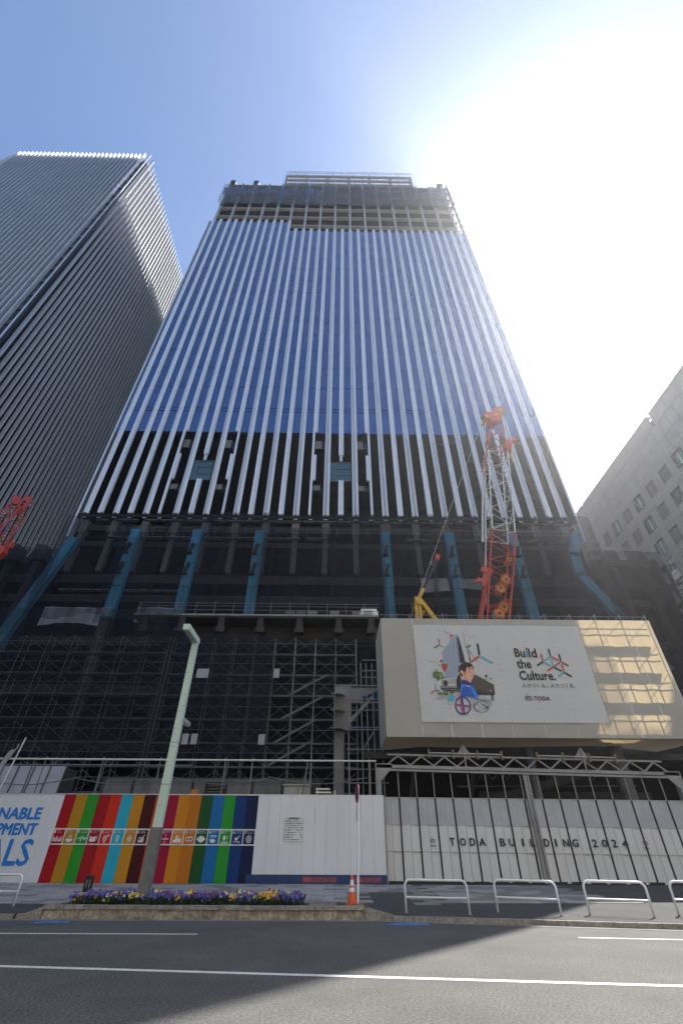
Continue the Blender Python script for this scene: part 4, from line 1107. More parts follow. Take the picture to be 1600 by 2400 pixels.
for k in range(nl+1):
    x0 = G0+lw*k
    if k < nl:
        leaf_parent = gate
        for s in (0, 1):
            xa = x0+.045+s*(lw-.05)/2; xb = xa+(lw-.09)/2-.012
            tilt = .05*(1 if s else -1)
            zb1, zt1 = gbot(xa), gtop(xa)
            h = zt1-zb1
            l1, l2 = zb1+h*.335, zb1+h*.66
            for (z0, z1, m_) in ((zb1, l1-.02, M_gate), (l1+.02, l2-.02, M_gate), (l2+.02, zt1, M_gatemesh)):
                ya, yb = (GY-.02, GY-.02-tilt) if s else (GY-.02+0*tilt, GY-.02+tilt)
                MB().prism([(xa, GY, z0), (xb, GY+(.03 if s else -.03), z0), (xb, GY+(.03 if s else -.03)+.03, z0), (xa, GY+.03, z0)], (0, 0, z1-z0)).build('gate_panel', m_, gate)
            if s == 0: MB().bar((xb+.02, GY+.0, zb1), (xb+.02, GY+.0, zt1), .05, .05).build('centre_stile', M_gaterail, gate)
        for z in (gbot(x0)+(gtop(x0)-gbot(x0))*.335, gbot(x0)+(gtop(x0)-gbot(x0))*.66, gtop(x0)+.02):
            MB().box(x0+.045, x0+lw-.045, GY-.03, GY+.05, z-.02, z+.02).build('rail', M_gaterail, gate)
        MB().bar((x0+lw*.56, GY+.05, gtop(x0)-.15), (x0+lw*.92, GY+.05, gtop(x0)-1.0), .015, .05).build('mesh_brace', M_wink, gate)
    MB().box(x0-.028, x0+.028, GY-.01, GY+.04, gbot(x0)-.02, gtop(x0)).build('hinge_gap', M_black, gate)
    MB().box(x0-.025, x0+.025, GY-.02, GY+.03, gtop(x0)+.002, zb_(x0)-.23).build('hanger_rod', M_steelg, gate)
xm = P(880+833*.4592, 1780+430*.4592, Y=GY).x
MB().box(xm-.16, xm-.05, GY-.16, GY-.05, .38, zb_(xm)-.24).box(xm+.05, xm+.16, GY-.16, GY-.05, .38, zb_(xm)-.24).box(xm-.04, xm+.04, GY-.12, GY-.06, .38, zb_(xm)-.24).build('lock_post', M_steelg, gate)
def g2(x, y): return P(880+x*.4592, 1780+y*.4592, Y=GY-.06)
for ch, x, w in (('T',393,24),('O',447,30),('D',496,27),('A',547,32),('B',650,25),('U',697,27),('I',753,7),('L',803,20),('D',875,27),('I',923,7),('N',975,28),('G',1022,30),('2',1122,25),('0',1172,26),('2',1222,25),('4',1277,28)):
    yb = 439+(x-390)*.010
    a, b, t = g2(x-w/2, yb), g2(x+w/2, yb), g2(x, yb-38)
    text(ch, a.x, b.x, a.z, t.z, GY-.07, M_ink, gate, name='letter', bold=.014)
for x in (293, 1380):
    a, b = g2(x-14, 424+(x-293)*.011), g2(x+16, 424+(x-293)*.011); logo(a.x, a.z, (b.x-a.x)*.85, GY-.05, gate)
    a, b, t = g2(x-13, 446+(x-293)*.012), g2(x+17, 446+(x-293)*.012), g2(x, 435+(x-293)*.012)
    text('TODA', a.x, b.x, a.z, t.z, GY-.05, M_ink, gate, offset=.015)
MB().box(G0, G1, GY-.02, GY+.08, .3, .46).build('bottom_skirt', M_black, gate)
# structure seen over the gate
for (x, y, w, nm) in ((13.0, 33.5, .55, 'dark round edged steel column seen over the gate right half'), (18.6, 33.0, .9, 'dark steel column at the right end over the gate')):
    mb = MB().tube((x, y, .36), (x, y, 9.6), w/2, 12).box(x-w*.7, x+w*.7, y-w*.6, y+w*.6, .36, .6)
    tag(mb.build('site_column', M_steeld), nm, 'steel column')
dk = thing('site_deck', 'dark steel deck and raking beams seen over the folding gate', 'deck', (11, 38, .35))
MB().box(2, 24, 34, 41, 6.6, 7.0).build('deck', M_rust, dk)
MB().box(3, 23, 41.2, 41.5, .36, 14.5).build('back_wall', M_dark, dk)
MB().box(10.5, 23, 38, 38.3, 4.3, 5.1).build('pale_panel', M_slab, dk)
MB().bar((10, 35, 4.2), (19, 35, 6.4), .5, .5).build('raking_beam', M_rust, dk)
for z in (5.2, 6.1): MB().tube((8.5, 36, z), (21, 36, z+.1), .04).build('pipe', M_scaf, dk)
for k in range(9): MB().tube((10+k, 35.8, 5.6), (10.5+k, 35.8, 6.2), .025).tube((10.5+k, 35.8, 6.2), (11+k, 35.8, 5.6), .025).build('lattice', M_scaf, dk)
for x in (4.2, 8.3): MB().bar((x, 36, .36), (x+1.5, 36, 6.6), .25, .25).build('prop', M_rust, dk)
for x in (3.0, 3.2): pass

# ---------------------------------------------------------------- left hoarding with the coloured stripes
HY = 28.0
hd_ = thing('hoarding', 'long site hoarding with seventeen coloured stripes and white panels', 'hoarding', (-8, HY, .3))
SX0, SW = -14.2, .6
cols17 = ['E5243B','DDA63A','4C9F38','C5192D','FF3A21','26BDE2','FCC30B','A21942','FD6925','DD1367','FD9D24','BF8B2E','3F7E44','0A97D9','56C02B','00689D','19486A']
shown  = ['b00d1a','c08a1e','2f9a2c','a8141c','d8341a','2fb4cf','d08f1c','4a0c10','c4531c','a5083a','d9881a','c9761c','1c5426','1570ae','2a9c34','0d3a78','081a48']
HZ0, HZ1 = .36, 3.96
pw = {}
def hoard_panel(xa, m, z0=HZ0, z1=HZ1, y=HY):
    key = (m.name, round(z1-z0, 2))
    if key not in pw:
        mb = MB(); w = SW-.008
        mb.box(0, w, 0, .035, 0, z1-z0).box(.0, .012, -.004, 0, 0, z1-z0)
        pw[key] = mb.build('hoarding_panel', m, mesh_only=True, keep=True)
    return inst('hoarding_panel', pw[key], (xa, y+random.uniform(0, .004), z0), hd_)
x = SX0-.6*20
while x < 2.4:
    i = round((x-SX0)/SW)
    if 0 <= i < 17: m = mat('stripe_'+['crimson','mustard','green','red','vermilion','cyan','amber','maroon','orange','magenta','tangerine','ochre','dark_green','blue','lime_green','royal_blue','navy'][i], tuple(c*.8 for c in hx(shown[i])), .55, var=.05, spec=.25, scale=1.0)
    else: m = M_hoard
    hoard_panel(x, m)
    x += SW
HXE = x
MB().box(SX0-12, HXE, HY-.012, HY+.045, HZ1+.002, HZ1+.05).build('top_cap', M_alu, hd_)
MB().box(SX0-12, HXE, HY-.006, HY+.05, .24, HZ0-.004).build('bottom_rail', M_black, hd_)
MB().box(HXE, HXE+.06, HY-.02, HY+.06, HZ0, HZ1).build('end_post', M_steelg, hd_)
BX_ = SX0+.6*17
MB().box(BX_-.25, HXE, HY-.014, HY-.006, HZ0-.02, .71).build('navy_band', M_navyink, hd_)
def h3(x, y): return P(560+x*.28061, 1800+y*.28061, Y=HY)
for s, xa, xb in (('TODA', 527, 607), ('CORPORATION', 613, 812), ('TODA', 945, 1025), ('CORPORATI', 1030, 1188)):
    a, b = h3(xa, 970), h3(xb, 970); text(s, a.x, b.x, .43, .61, HY-.018, M_orangeink, hd_, bold=.014 if s == 'TODA' else .004)
# icon row
Z0i, Z1i = P(300, 1982, Y=HY).z, P(300, 1942, Y=HY).z
Z0i, Z1i = 1.83, 2.50
MB().box(SX0-.03, SX0+.6*17+.03, HY-.016, HY-.008, Z0i, Z1i).build('white_strip', M_wink, hd_)
caps = [('貧困を','なくそう'),('飢餓を','ゼロに'),('すべての人に','健康と福祉を'),('質の高い教育を','みんなに'),('ジェンダー平等を','実現しよう'),('安全な水とトイレ','を世界中に'),('エネルギーをみんなに','そしてクリーンに'),('働きがいも','経済成長も'),('産業と技術革新の','基盤をつくろう'),('人や国の不平等','をなくそう'),('住み続けられる','まちづくりを'),('つくる責任','つかう責任'),('気候変動に','具体的な対策を'),('海の豊かさを','守ろう'),('陸の豊かさも','守ろう'),('平和と公正を','すべての人に'),('パートナーシップで','目標を達成しよう')]
def icon(i, X, Z, W, H, y):
    mb = MB()
    def pt(a, b): return (X+W*a, y, Z+H*b)
    def poly(*p): mb.face([pt(*c) for c in p])
    def ln(x0, y0, x1, y1, w=.05):
        d0, d1 = x1-x0, y1-y0; L = math.hypot(d0, d1) or 1; nx, ny = -d1/L*w/2, d0/L*w/2
        poly((x0+nx, y0+ny), (x0-nx, y0-ny), (x1-nx, y1-ny), (x1+nx, y1+ny))
    def disc(cx, cy, r, ry=None, n=14): poly(*[(cx+r*math.cos(2*math.pi*k/n), cy+(ry or r)*math.sin(2*math.pi*k/n)) for k in range(n)])
    def rng(cx, cy, r, w, n=16, ry=None):
        ry = ry or r
        for k in range(n):
            a, b = 2*math.pi*k/n, 2*math.pi*(k+1)/n
            poly((cx+r*math.cos(a), cy+ry*math.sin(a)), (cx+r*math.cos(b), cy+ry*math.sin(b)), (cx+(r-w)*math.cos(b), cy+(ry-w)*math.sin(b)), (cx+(r-w)*math.cos(a), cy+(ry-w)*math.sin(a)))
    if i == 0:
        for k in range(6):
            h = .3 if k in (0, 5, 2) else .2; xx = .1+.16*k; disc(xx, .12+h+.06, .045); poly((xx-.05, .12), (xx+.05, .12), (xx+.05, .12+h), (xx-.05, .12+h))
    elif i == 1:
        poly(*[(.5+.35*math.cos(math.pi+math.pi*k/8), .33+.26*math.sin(math.pi+math.pi*k/8)) for k in range(9)])
        for k in (-1, 0, 1): ln(.5+.13*k, .4, .55+.13*k, .62, .05)
    elif i == 2:
        p = [(.05, .35), (.28, .35), (.36, .5), (.46, .12), (.56, .55), (.62, .35), (.72, .35)]
        for a, b in zip(p[:-1], p[1:]): ln(*a, *b)
        poly((.84, .2), (.95, .36), (.9, .46), (.84, .4), (.78, .46), (.73, .36))
    elif i == 3:
        poly((.12, .15), (.4, .08), (.4, .45), (.12, .55)); poly((.43, .08), (.7, .15), (.7, .55), (.43, .45)); ln(.78, .15, .86, .58, .06)
    elif i == 4:
        rng(.45, .38, .2, .06); ln(.45, .18, .45, .02, .06); ln(.36, .1, .54, .1, .06); ln(.58, .5, .76, .62, .06); poly((.82, .66), (.66, .66), (.82, .5)); ln(.36, .42, .54, .42, .04); ln(.36, .34, .54, .34, .04)
    elif i == 5:
        poly((.3, .6), (.34, .6), (.4, .2), (.36, .2)); poly((.7, .6), (.66, .6), (.6, .2), (.64, .2)); poly((.3, .6), (.7, .6), (.7, .54), (.3, .54)); poly((.37, .2), (.63, .2), (.63, .26), (.37, .26)); disc(.5, .38, .07, .09); ln(.5, .2, .5, .06, .05); poly((.42, .12), (.58, .12), (.5, .02))
    elif i == 6:
        rng(.5, .34, .17, .07)
        for k in range(12):
            t = 2*math.pi*k/12; ln(.5+.22*math.cos(t), .34+.24*math.sin(t), .5+.3*math.cos(t), .34+.33*math.sin(t), .04)
        disc(.5, .34, .05)
    elif i == 7:
        for k in range(4): poly((.18+.15*k, .08), (.3+.15*k, .08), (.3+.15*k, .22+.08*k), (.18+.15*k, .22+.08*k))
        for a, b in zip([(.15, .32), (.35, .48), (.48, .4)], [(.35, .48), (.48, .4), (.82, .65)]): ln(*a, *b)
    elif i == 8:
        for (a, b) in ((.3, .1), (.55, .1), (.42, .36)): poly((a, b), (a+.22, b), (a+.22, b+.22), (a, b+.22))
    elif i == 9:
        for t in (0, 1, 2, 3):
            c, s = math.cos(t*math.pi/2), math.sin(t*math.pi/2)
            poly(*[(.5+x_*c-y_*s, .35+x_*s+y_*c) for x_, y_ in ((.34, 0), (.22, .09), (.22, -.09))])
        ln(.38, .4, .62, .4, .06); ln(.38, .3, .62, .3, .06)
    elif i == 10:
        for (a, w, h) in ((.1, .2, .22), (.32, .16, .55), (.5, .16, .35), (.68, .24, .28)): poly((a, .08), (a+w, .08), (a+w, .08+h), (a, .08+h))
        ln(.6, .45, .72, .6, .05)
    elif i == 11:
        rng(.34, .35, .2, .07); rng(.68, .35, .2, .07)
    elif i == 12:
        pp = [(.05+.9*k/10, .35+.26*math.sin(math.pi*k/10)) for k in range(11)]+[(.95-.9*k/10, .35-.26*math.sin(math.pi*k/10)) for k in range(1, 10)]
        poly(*pp)
    elif i == 13:
        poly((.2, .2), (.3, .1), (.55, .05), (.8, .2), (.55, .37), (.3, .32), (.16, .42), (.22, .2)); 
        for z in (.5, .6):
            for k in range(4): ln(.15+.17*k, z, .235+.17*k, z+.04, .04); ln(.235+.17*k, z+.04, .32+.17*k, z, .04)
    elif i == 14:
        disc(.42, .45, .15, .19); ln(.42, .1, .42, .3, .05); ln(.12, .12, .85, .12, .05); ln(.12, .03, .85, .03, .05); ln(.62, .58, .82, .54, .04); ln(.62, .42, .8, .44, .04)
    elif i == 15:
        poly((.3, .3), (.42, .22), (.56, .3), (.62, .5), (.52, .52), (.4, .42), (.28, .52)); ln(.6, .5, .78, .62, .06); ln(.15, .15, .8, .15, .05); poly((.66, .06), (.8, .06), (.8, .2), (.66, .2))
    else:
        for k in range(5):
            t = math.pi/2+2*math.pi*k/5; rng(.5+.14*math.cos(t), .36+.15*math.sin(t), .17, .045)
    return mb.build('goal_icon', M_wink, hd_)
for i in range(17):
    xa = SX0+SW*i+.025; w = SW-.05; m = bpy.data.materials.get('stripe_'+['crimson','mustard','green','red','vermilion','cyan','amber','maroon','orange','magenta','tangerine','ochre','dark_green','blue','lime_green','royal_blue','navy'][i])
    MB().box(xa, xa+w, HY-.024, HY-.0165, Z0i+.05, Z1i-.05).build('goal_tile', m, hd_)
    icon(i, xa+.03, Z0i+.07, w-.06, (Z1i-Z0i)-.14, HY-.028)
    text(str(i+1), xa+.03, xa+(.10 if i < 9 else .15), Z1i-.2, Z1i-.075, HY-.028, M_wink, hd_, offset=.02)
    for k, s in enumerate(caps[i]):
        text(s, xa+.18, xa+.18+min(.34, .052*len(s)), Z1i-.125-.065*k, Z1i-.08-.065*k, HY-.028, M_wink, hd_)
# words on the white part
def h2(x, y): return P(x*.39541, 1800+y*.39541, Y=HY)
for s, yb, yt, xr, xl, ratio in (('SUSTAINABLE', 303, 236, 222, 3, 1), ('DEVELOPMENT', 396, 329, 192, 0, 1), ('GOALS', 578, 422, 142, 0, 1)):
    r_, t_ = h2(xr, yb), h2(xr, yt); hgt = t_.z-r_.z
    wid = hgt*.84*len(s)
    text(s, r_.x-wid+.12, r_.x+.12, r_.z, t_.z, HY-.014, M_skyink, hd_, bold=.03)
# notice form
a, b = h3(369, 622), h3(548, 404)
MB().box(a.x, b.x+.02, HY-.016, HY-.008, a.z, b.z).build('notice_form', M_wink, hd_)
mb = MB(); yy = HY-.02; W_ = b.x-a.x; H_ = b.z-a.z
for k in range(11): mb.box(a.x+.02, b.x-.02, yy-.002, yy, a.z+.03+H_*.88*k/10, a.z+.03+H_*.88*k/10+.012)
for t in (0, .23, .99): mb.box(a.x+.02+(W_-.06)*t, a.x+.02+(W_-.06)*t+.012, yy-.002, yy, a.z+.03, a.z+.03+H_*.88)
rn = random.Random(3)
for k in range(10):
    zc = a.z+.07+H_*.88*k/10; xx = a.x+.06
    while xx < b.x-.12:
        w = rn.uniform(.03, .10)
        if rn.random() < .6: mb.box(xx, xx+w, yy-.002, yy, zc+.03, zc+.075)
        xx += w+.025
mb.box(a.x+W_*.25, a.x+W_*.75, yy-.002, yy, b.z-.11, b.z-.05)
mb.build('form_print', I_grey, hd_)
# ---------------------------------------------------------------- street furniture
lp = thing('street_lamp', 'tall pale green square street lamp with ribbed grey foot wrap', 'street lamp', (-6.07, 18.85, .3))
LXp, LYp = -6.07, 18.85
wb, wt = .30, .22
def sec(z): return wb+(wt-wb)*(z/9)
zs = [2.28, 3.55, 4.9, 6.2, 7.5, 8.75]
MB().bar((LXp, LYp, .3), (LXp, LYp, 2.26), .30, .30).build('core', M_lampg, lp)
for a, b in zip(zs[:-1], zs[1:]):
    MB().bar((LXp, LYp, a+.008), (LXp, LYp, b-.008), sec(a), sec(a), w2=sec(b), h2=sec(b)).build('pole_section', M_lamp, lp)
mb = MB()
z = 2.9
while z < 8.6:
    for s in (-.06, .06): mb.tube((LXp+s, LYp-sec(z)/2-.012, z), (LXp+s, LYp-sec(z)/2+.02, z), .016, 6)
    z += .62
mb.build('bolt', M_steeld, lp)
wr = MB()
z = .32
while z < 2.26:
    wr.bar((LXp, LYp, z), (LXp, LYp, z+.045), .335, .335).bar((LXp, LYp, z+.045), (LXp, LYp, z+.07), .315, .315); z += .07
wr.build('ribbed_wrap', M_wrap, lp)
MB().box(LXp-.13, LXp+.13, LYp-1.55, LYp+.14, 8.77, 9.0).build('lamp_arm', M_lamp, lp)
MB().box(LXp-.10, LXp+.10, LYp-1.50, LYp-.35, 8.74, 8.765).build('lamp_lens', M_lampg, lp)
MB().box(LXp-.09, LXp+.09, LYp+.16, LYp+1.25, 5.72, 5.86).build('footway_arm', M_lampg, lp)
MB().box(LXp-.07, LXp+.07, LYp+.45, LYp+1.2, 5.695, 5.715).build('lamp_lens', M_lamp, lp)
# no parking sign
sg = thing('no_parking_sign', 'thin white sign pole with edge-on red and blue round sign', 'sign', (.78, 18.75, .3))
MB().tube((.78, 18.75, .3), (.85, 18.75, 3.56), .036, 10).build('pole', M_white, sg)
dm = MB(); c = Vector((.80, 18.64, 3.3)); ax_ = Vector((-.97, -.16, 0)).normalized()
dm.tube(c, c+ax_*.02, .30, 24); dk_ = dm.build('sign_disc', M_redink, sg)
MB().tube(c+ax_*.021, c+ax_*.024, .23, 24).build('blue_face', M_navyink, dk_)
MB().bar(c+ax_*.027+Vector((.03, -.16, .16)), c+ax_*.027+Vector((-.0, .16, -.16)), .006, .06).build('red_slash', M_redink, dk_)
MB().prism([(.80, 18.55, 2.45), (.76, 18.72, 2.45), (.76, 18.72, 2.95), (.80, 18.55, 2.95)], (.01, .003, 0)).build('plate', M_wink, sg)
for z in (3.45, 3.1, 2.85, 2.55): MB().tube((.76, 18.7, z), (.88, 18.75, z), .012, 5).build('clamp', M_steelg, sg)
# traffic cone
tc = thing('traffic_cone', 'orange traffic cone with white bands beside the sign pole', 'traffic cone', (.60, 18.9, .3))
zc0 = .33
MB().prism([(.60-.19, 18.9-.19, .30), (.60+.19, 18.9-.19, .30), (.60+.19, 18.9+.19, .30), (.60-.19, 18.9+.19, .30)], (0, 0, .035)).build('base', M_cone, tc)
def cr(t): return .145-.115*t
def band(t0, t1, m, nm):
    MB().lathe([(cr(t0), t0*.70), (cr(t1), t1*.70)], (.60, 18.9, .335), 20).build(nm, m, tc, smooth=True)
band(0, .40, M_cone, 'cone_body'); band(.40, .55, M_refl, 'white_band'); band(.55, .62, M_cone, 'cone_body'); band(.62, .83, M_refl, 'white_band')
MB().lathe([(cr(.83), .581), (cr(1), .70), (0.001, .705)], (.60, 18.9, .335), 20).build('cone_tip', M_cone, tc, smooth=True)
# guard pipes
GRP = 'white arched pipe guards along the kerb'
def guard(a, b, ha, label):
    a, b = Vector(a), Vector(b); t = thing('pipe_guard', label, 'guard rail', (a+b)/2, GRP)
    d = (b-a).normalized(); L = (b-a).length; r = .16; H = ha
    pts = [a]
    for k in range(7):
        an = math.pi*.5*k/6; pts.append(a+d*(r-r*math.cos(an))+Vector((0, 0, H-r+r*math.sin(an))))
    for k in range(7):
        an = math.pi*.5*k/6; pts.append(b-d*(r-r*math.sin(an))+Vector((0, 0, H-r+r*math.cos(an))))
    pts.append(b)
    MB().path(pts, .034, 10).build('hoop', M_white, t, smooth=True)
    MB().tube(a+Vector((0, 0, H*.47)), b+Vector((0, 0, H*.47)), .026, 8).build('cross_bar', M_white, t)
    for p_ in (a, b): MB().tube(p_+Vector((0, 0, -.01)), p_+Vector((0, 0, .02)), .055, 10).build('foot_collar', M_steelg, t)
def foot(u, v):
    p_ = P(u, v, Z=.125); p_.z = gz(p_.x, p_.y)+.0; return p_
guard(foot(952, 2141), foot(1101, 2145), .80, 'white arched pipe guard nearest the traffic cone')
guard(foot(1167, 2142), foot(1316, 2149), .80, 'white arched pipe guard in the middle before the folding gate')
guard(foot(1383, 2147), foot(1534, 2153), .80, 'white arched pipe guard second from the right edge')
guard(foot(1592, 2150), foot(1592, 2150)+Vector((1.9, -.45, 0)), .80, 'white arched pipe guard cut by the right edge')
guard(foot(30, 2128)+Vector((-2.0, .0, 0)), foot(30, 2128), .82, 'white arched pipe guard at the left edge beside the planter')
# dark bollard sign under the hoarding
bs = thing('footway_marker', 'small black marker post in front of the red stripes', 'marker post', (-10.4, 24.4, .25))
p_ = P(203, 2090, Z=.28)
bs.location = (p_.x, p_.y, .24); WL[bs.name] = Vector((p_.x, p_.y, .24))
MB().box(p_.x-.16, p_.x+.16, p_.y-.05, p_.y+.05, .24, .80).build('body', M_ink, bs)
for k in (-.06, .06): MB().box(p_.x+k-.02, p_.x+k+.02, p_.y-.06, p_.y-.052, .42, .66).build('light_slot', M_steelg, bs)

# ---------------------------------------------------------------- planter with pansies
pl = thing('stone_planter', 'low weathered stone planter bed along the kerb full of pansies', 'planter', (-3.9, 18.6, 0))
PX0, PX1, PYF = -8.75, .95, 18.1
MB().box(PX0+.1, PX1-.1, PYF+.16, 19.75, .0, .27).build('soil_bed', M_soil, pl)
random.seed(5)
x = PX0
while x < PX1-.1:
    w = min(random.uniform(.50, .66), PX1-x)
    if w < .2: break
    mb = MB(); e = .006; j = random.uniform(-.012, .012)
    mb.prism([(x+e, PYF-.03+j, .235), (x+w-e, PYF-.03+j, .235), (x+w-e, PYF-.018+j, .31+j*.4), (x+w-e-.01, PYF+j, .325+j*.4), (x+e+.01, PYF+j, .325+j*.4), (x+e, PYF-.018+j, .31+j*.4)][0:2]+[(x+w-e, PYF+.20, .235), (x+e, PYF+.20, .235)], (0, 0, .09+j*.4))
    mb.build('coping_stone', M_kerb, pl)
    MB().box(x+e, x+w-e, PYF+.02+j*.5, PYF+.16, -.02, .231).build('wall_stone', M_oldcon, pl)
    x += w
for side, x0, x1, yb in ((0, PX0, PX1, 19.75),):
    x = x0
    while x < x1-.1:
        w = min(.6, x1-x); MB().box(x+.005, x+w-.005, yb, yb+.14, .02, .31).build('coping_stone', M_kerb, pl); x += w
for x0 in (PX0-.0, PX1-.14):
    MB().box(x0, x0+.14, PYF+.18, 19.74, .02, .31).build('coping_stone', M_kerb, pl)
# sloping end kerbs
MB().prism([(PX0-.01, PYF+.0, -.02), (PX0-.01, PYF+.22, -.02), (PX0-.75, PYF+.22, -.02), (PX0-.75, PYF+.0, -.02)], (0, 0, .14)).prism([(PX0-.01, PYF+.0, .12), (PX0-.01, PYF+.22, .12), (PX0-.01, PYF+.22, .29), (PX0-.01, PYF, .29)], (-.04, 0, 0)).prism([(PX0-.05, PYF+.01, .12), (PX0-.6, PYF+.01, .12), (PX0-.05, PYF+.01, .28)], (0, .2, 0)).build('end_stone', M_kerb, pl)
MB().prism([(PX1+.01, PYF+.01, -.02), (PX1+.86, PYF-.03, -.02), (PX1+.86, PYF-.03, .13), (PX1+.01, PYF+.01, .30)], (0, .2, 0)).build('end_stone', M_kerb, pl)
MB().box(PX1-1.75, PX1-.85, PYF+.3, 19.6, .272, .295).build('cover_slab', M_paver2, pl)
# plants
pet = {'violet': mat('petal_violet', (.085, .07, .30), .6, var=.45, scale=18), 'yellow': mat('petal_yellow', (.60, .34, .03), .6, var=.3, scale=18), 'cream': mat('petal_cream', (.58, .50, .22), .6, var=.3, scale=18), 'plum': mat('petal_plum', (.12, .02, .11), .6, var=.4, scale=18)}
def plant_meshes(seed):
    rr = random.Random(seed); lf = MB(); fl_ = MB()
    for k in range(34):
        a = rr.uniform(0, 6.28); r0 = rr.uniform(0, .10); L = rr.uniform(.05, .10); el = rr.uniform(.1, 1.2); z = rr.uniform(.0, .15)
        b = Vector((r0*math.cos(a), r0*math.sin(a), z)); d_ = Vector((math.cos(a)*math.cos(el), math.sin(a)*math.cos(el), math.sin(el))); s = Vector((-math.sin(a), math.cos(a), 0))*L*.28
        lf.face([b, b+d_*L*.5+s, b+d_*L, b+d_*L*.5-s])
    for k in range(11):
        a = rr.uniform(0, 6.28); r0 = rr.uniform(.01, .15); z = rr.uniform(.13, .25)-r0*.35
        c_ = Vector((r0*math.cos(a), r0*math.sin(a), z)); nrm = Vector((rr.uniform(-.5, .5), rr.uniform(-1, -.2), rr.uniform(.2, .9))).normalized()
        t1 = nrm.cross(Vector((0, 0, 1))).normalized(); t2 = nrm.cross(t1); R_ = rr.uniform(.024, .036)
        for j in range(5):
            an = 2*math.pi*j/5+.3; o_ = (t1*math.cos(an)+t2*math.sin(an))
            w_ = (t1*-math.sin(an)+t2*math.cos(an))
            fl_.face([c_+nrm*.003, c_+o_*R_*.7+w_*R_*.55+nrm*.008, c_+o_*R_*1.15+nrm*.004, c_+o_*R_*.7-w_*R_*.55+nrm*.008])
        lf.tube(c_-nrm*.002, (c_.x*.5, c_.y*.5, .02), .003, 4)
    return lf.build('foliage', M_leaf, mesh_only=True, keep=True), fl_
variants = []
for s in range(5):
    lf, fl_ = plant_meshes(50+s)
    variants.append((lf, {k: fl_.build('blossom', m, mesh_only=True, keep=True) for k, m in pet.items()}))
random.seed(11)
pat = [(-8.2, -7.0, 'violet'), (-7.0, -6.0, 'yellowmix'), (-5.9, -4.4, 'mixed'), (-4.4, -3.6, 'plum'), (-3.6, -2.4, 'violet'), (-2.4, -1.9, 'yellow'), (-1.9, -.9, 'violet'), (-.9, -.6, 'yellow')]
words = {'violet': 'violet pansy plant in the stone planter', 'yellow': 'golden yellow pansy plant in the stone planter', 'cream': 'cream pansy plant in the stone planter', 'plum': 'dark plum pansy plant in the stone planter'}
npl = 0
for row in range(4):
    x = -8.1+.09*row
    while x < -.95:
        kind = next((k for a, b, k in pat if a <= x < b), 'mixed')
        cc = {'violet': ['violet']*5+['cream', 'yellow'], 'yellow': ['yellow'], 'mixed': ['violet', 'violet', 'cream', 'yellow', 'plum', 'violet'], 'yellowmix': ['yellow', 'cream', 'violet', 'violet', 'yellow'], 'plum': ['plum', 'violet', 'plum']}[kind]
        if row == 3: cc = ['violet', 'violet', 'plum', 'yellow']
        c_ = random.choice(cc)
        if not (abs(x-LXp) < .22 and row in (1, 2)):
            lf, fls = random.choice(variants)
            o = thing('pansy_plant', words[c_], 'pansy', (x+random.uniform(-.04, .04), PYF+.38+.30*row+random.uniform(-.05, .05), .27), c_+' pansies in the stone planter')
            rz = random.uniform(-.5, .5); o.rotation_euler.z = rz; sc_ = random.uniform(1.15, 1.6); o.scale = (sc_, sc_, sc_)
            for nm, me in (('foliage', lf), ('blossom', fls[c_])):
                c2 = bpy.data.objects.new(nm, me); col.objects.link(c2); c2.parent = o
            npl += 1
        x += random.uniform(.15, .22)
gm = MB(); rr = random.Random(2)
for k in range(160):
    b = Vector((rr.gauss(.72, .16), 18.42+rr.uniform(-.1, .35), .275)); h = rr.uniform(.05, .16); d_ = Vector((rr.uniform(-.07, .07), rr.uniform(-.06, .03), h))
    gm.face([b+Vector((-.005, 0, 0)), b+Vector((.005, 0, 0)), b+d_])
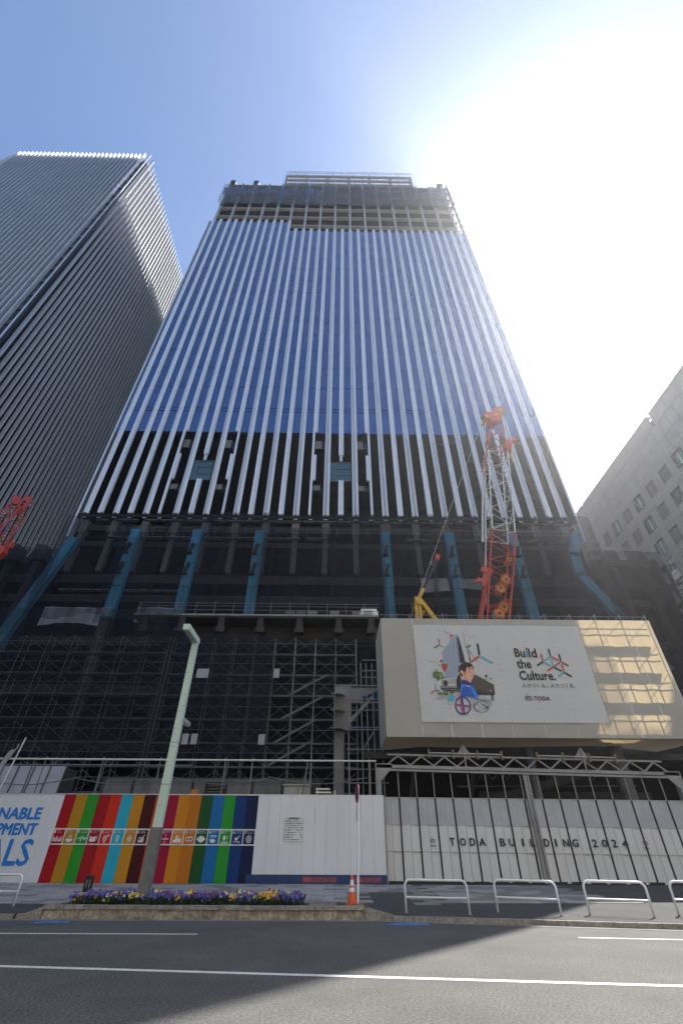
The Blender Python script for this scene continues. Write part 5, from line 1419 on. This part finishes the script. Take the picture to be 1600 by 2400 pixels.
o = stuff(gm.build('dry_grass', M_straw)); tag(o, 'tuft of dry grass at the foot of the sign pole', 'grass')
# ---------------------------------------------------------------- far side of the street, behind the viewpoint
struct(MB().box(-120, 120, -12, -4, -.03, .12).build('sidewalk', M_paver2))
M_tile = mat('pale_wall_tile', (.68, .64, .57), .7, var=.08, scale=.5)
M_oppglass = mat('street_window_glass', (.42, .44, .45), .07, metal=.85, var=.1, scale=.1)
for k, (x0, x1, hh, floors, nm) in enumerate(((-62, -35, 44, 11, 'pale tiled office block across the street, far left'), (-34, -13, 66, 16, 'pale tiled office block across the street, left'), (-12, 14, 72, 18, 'pale tiled office block straight across the street'), (15, 40, 62, 15, 'pale tiled office block across the street, right'), (41, 70, 52, 13, 'pale tiled office block across the street, far right'))):
    t = thing('office_block', nm, 'building', ((x0+x1)/2, -20, 0))
    MB().box(x0, x1, -32, -12.4, .12, hh).build('wall', M_tile, t)
    MB().box(x0-.1, x1+.1, -32.1, -12.2, hh+.002, hh+.8).build('parapet', M_tile, t)
    fh = (hh-1)/floors; n = int((x1-x0)/3.2); w = (x1-x0)/n
    for f in range(floors):
        z0 = .8+fh*f
        if f == 0: wm = MB().box(-w/2+.5, w/2-.5, -.03, .03, .9, fh-.5).build('window', M_oppglass, mesh_only=True, keep=True)
        for i in range(n): inst('window', wm, (x0+w*(i+.5), -12.36, z0), t)

# ---------------------------------------------------------------- haze volume added to imitate lens glare near the sun
hz = MB().box(-260, 260, -60, 420, -1.1, 172).build('haze', None)
hm = bpy.data.materials.new('glare_haze'); hm.use_nodes = True
hn, hl = hm.node_tree.nodes, hm.node_tree.links
hn.remove(hn['Principled BSDF'])
pv = hn.new('ShaderNodeVolumePrincipled'); pv.inputs['Color'].default_value = (.93, .95, 1, 1)
pv.inputs['Density'].default_value = .00046; pv.inputs['Anisotropy'].default_value = .74
hl.new(pv.outputs[0], hn['Material Output'].inputs['Volume'])
hz.data.materials.append(hm)
stuff(hz); tag(hz, 'thin haze volume added to imitate lens glare around the sun', 'haze')
scene.cycles.volume_bounces = 0
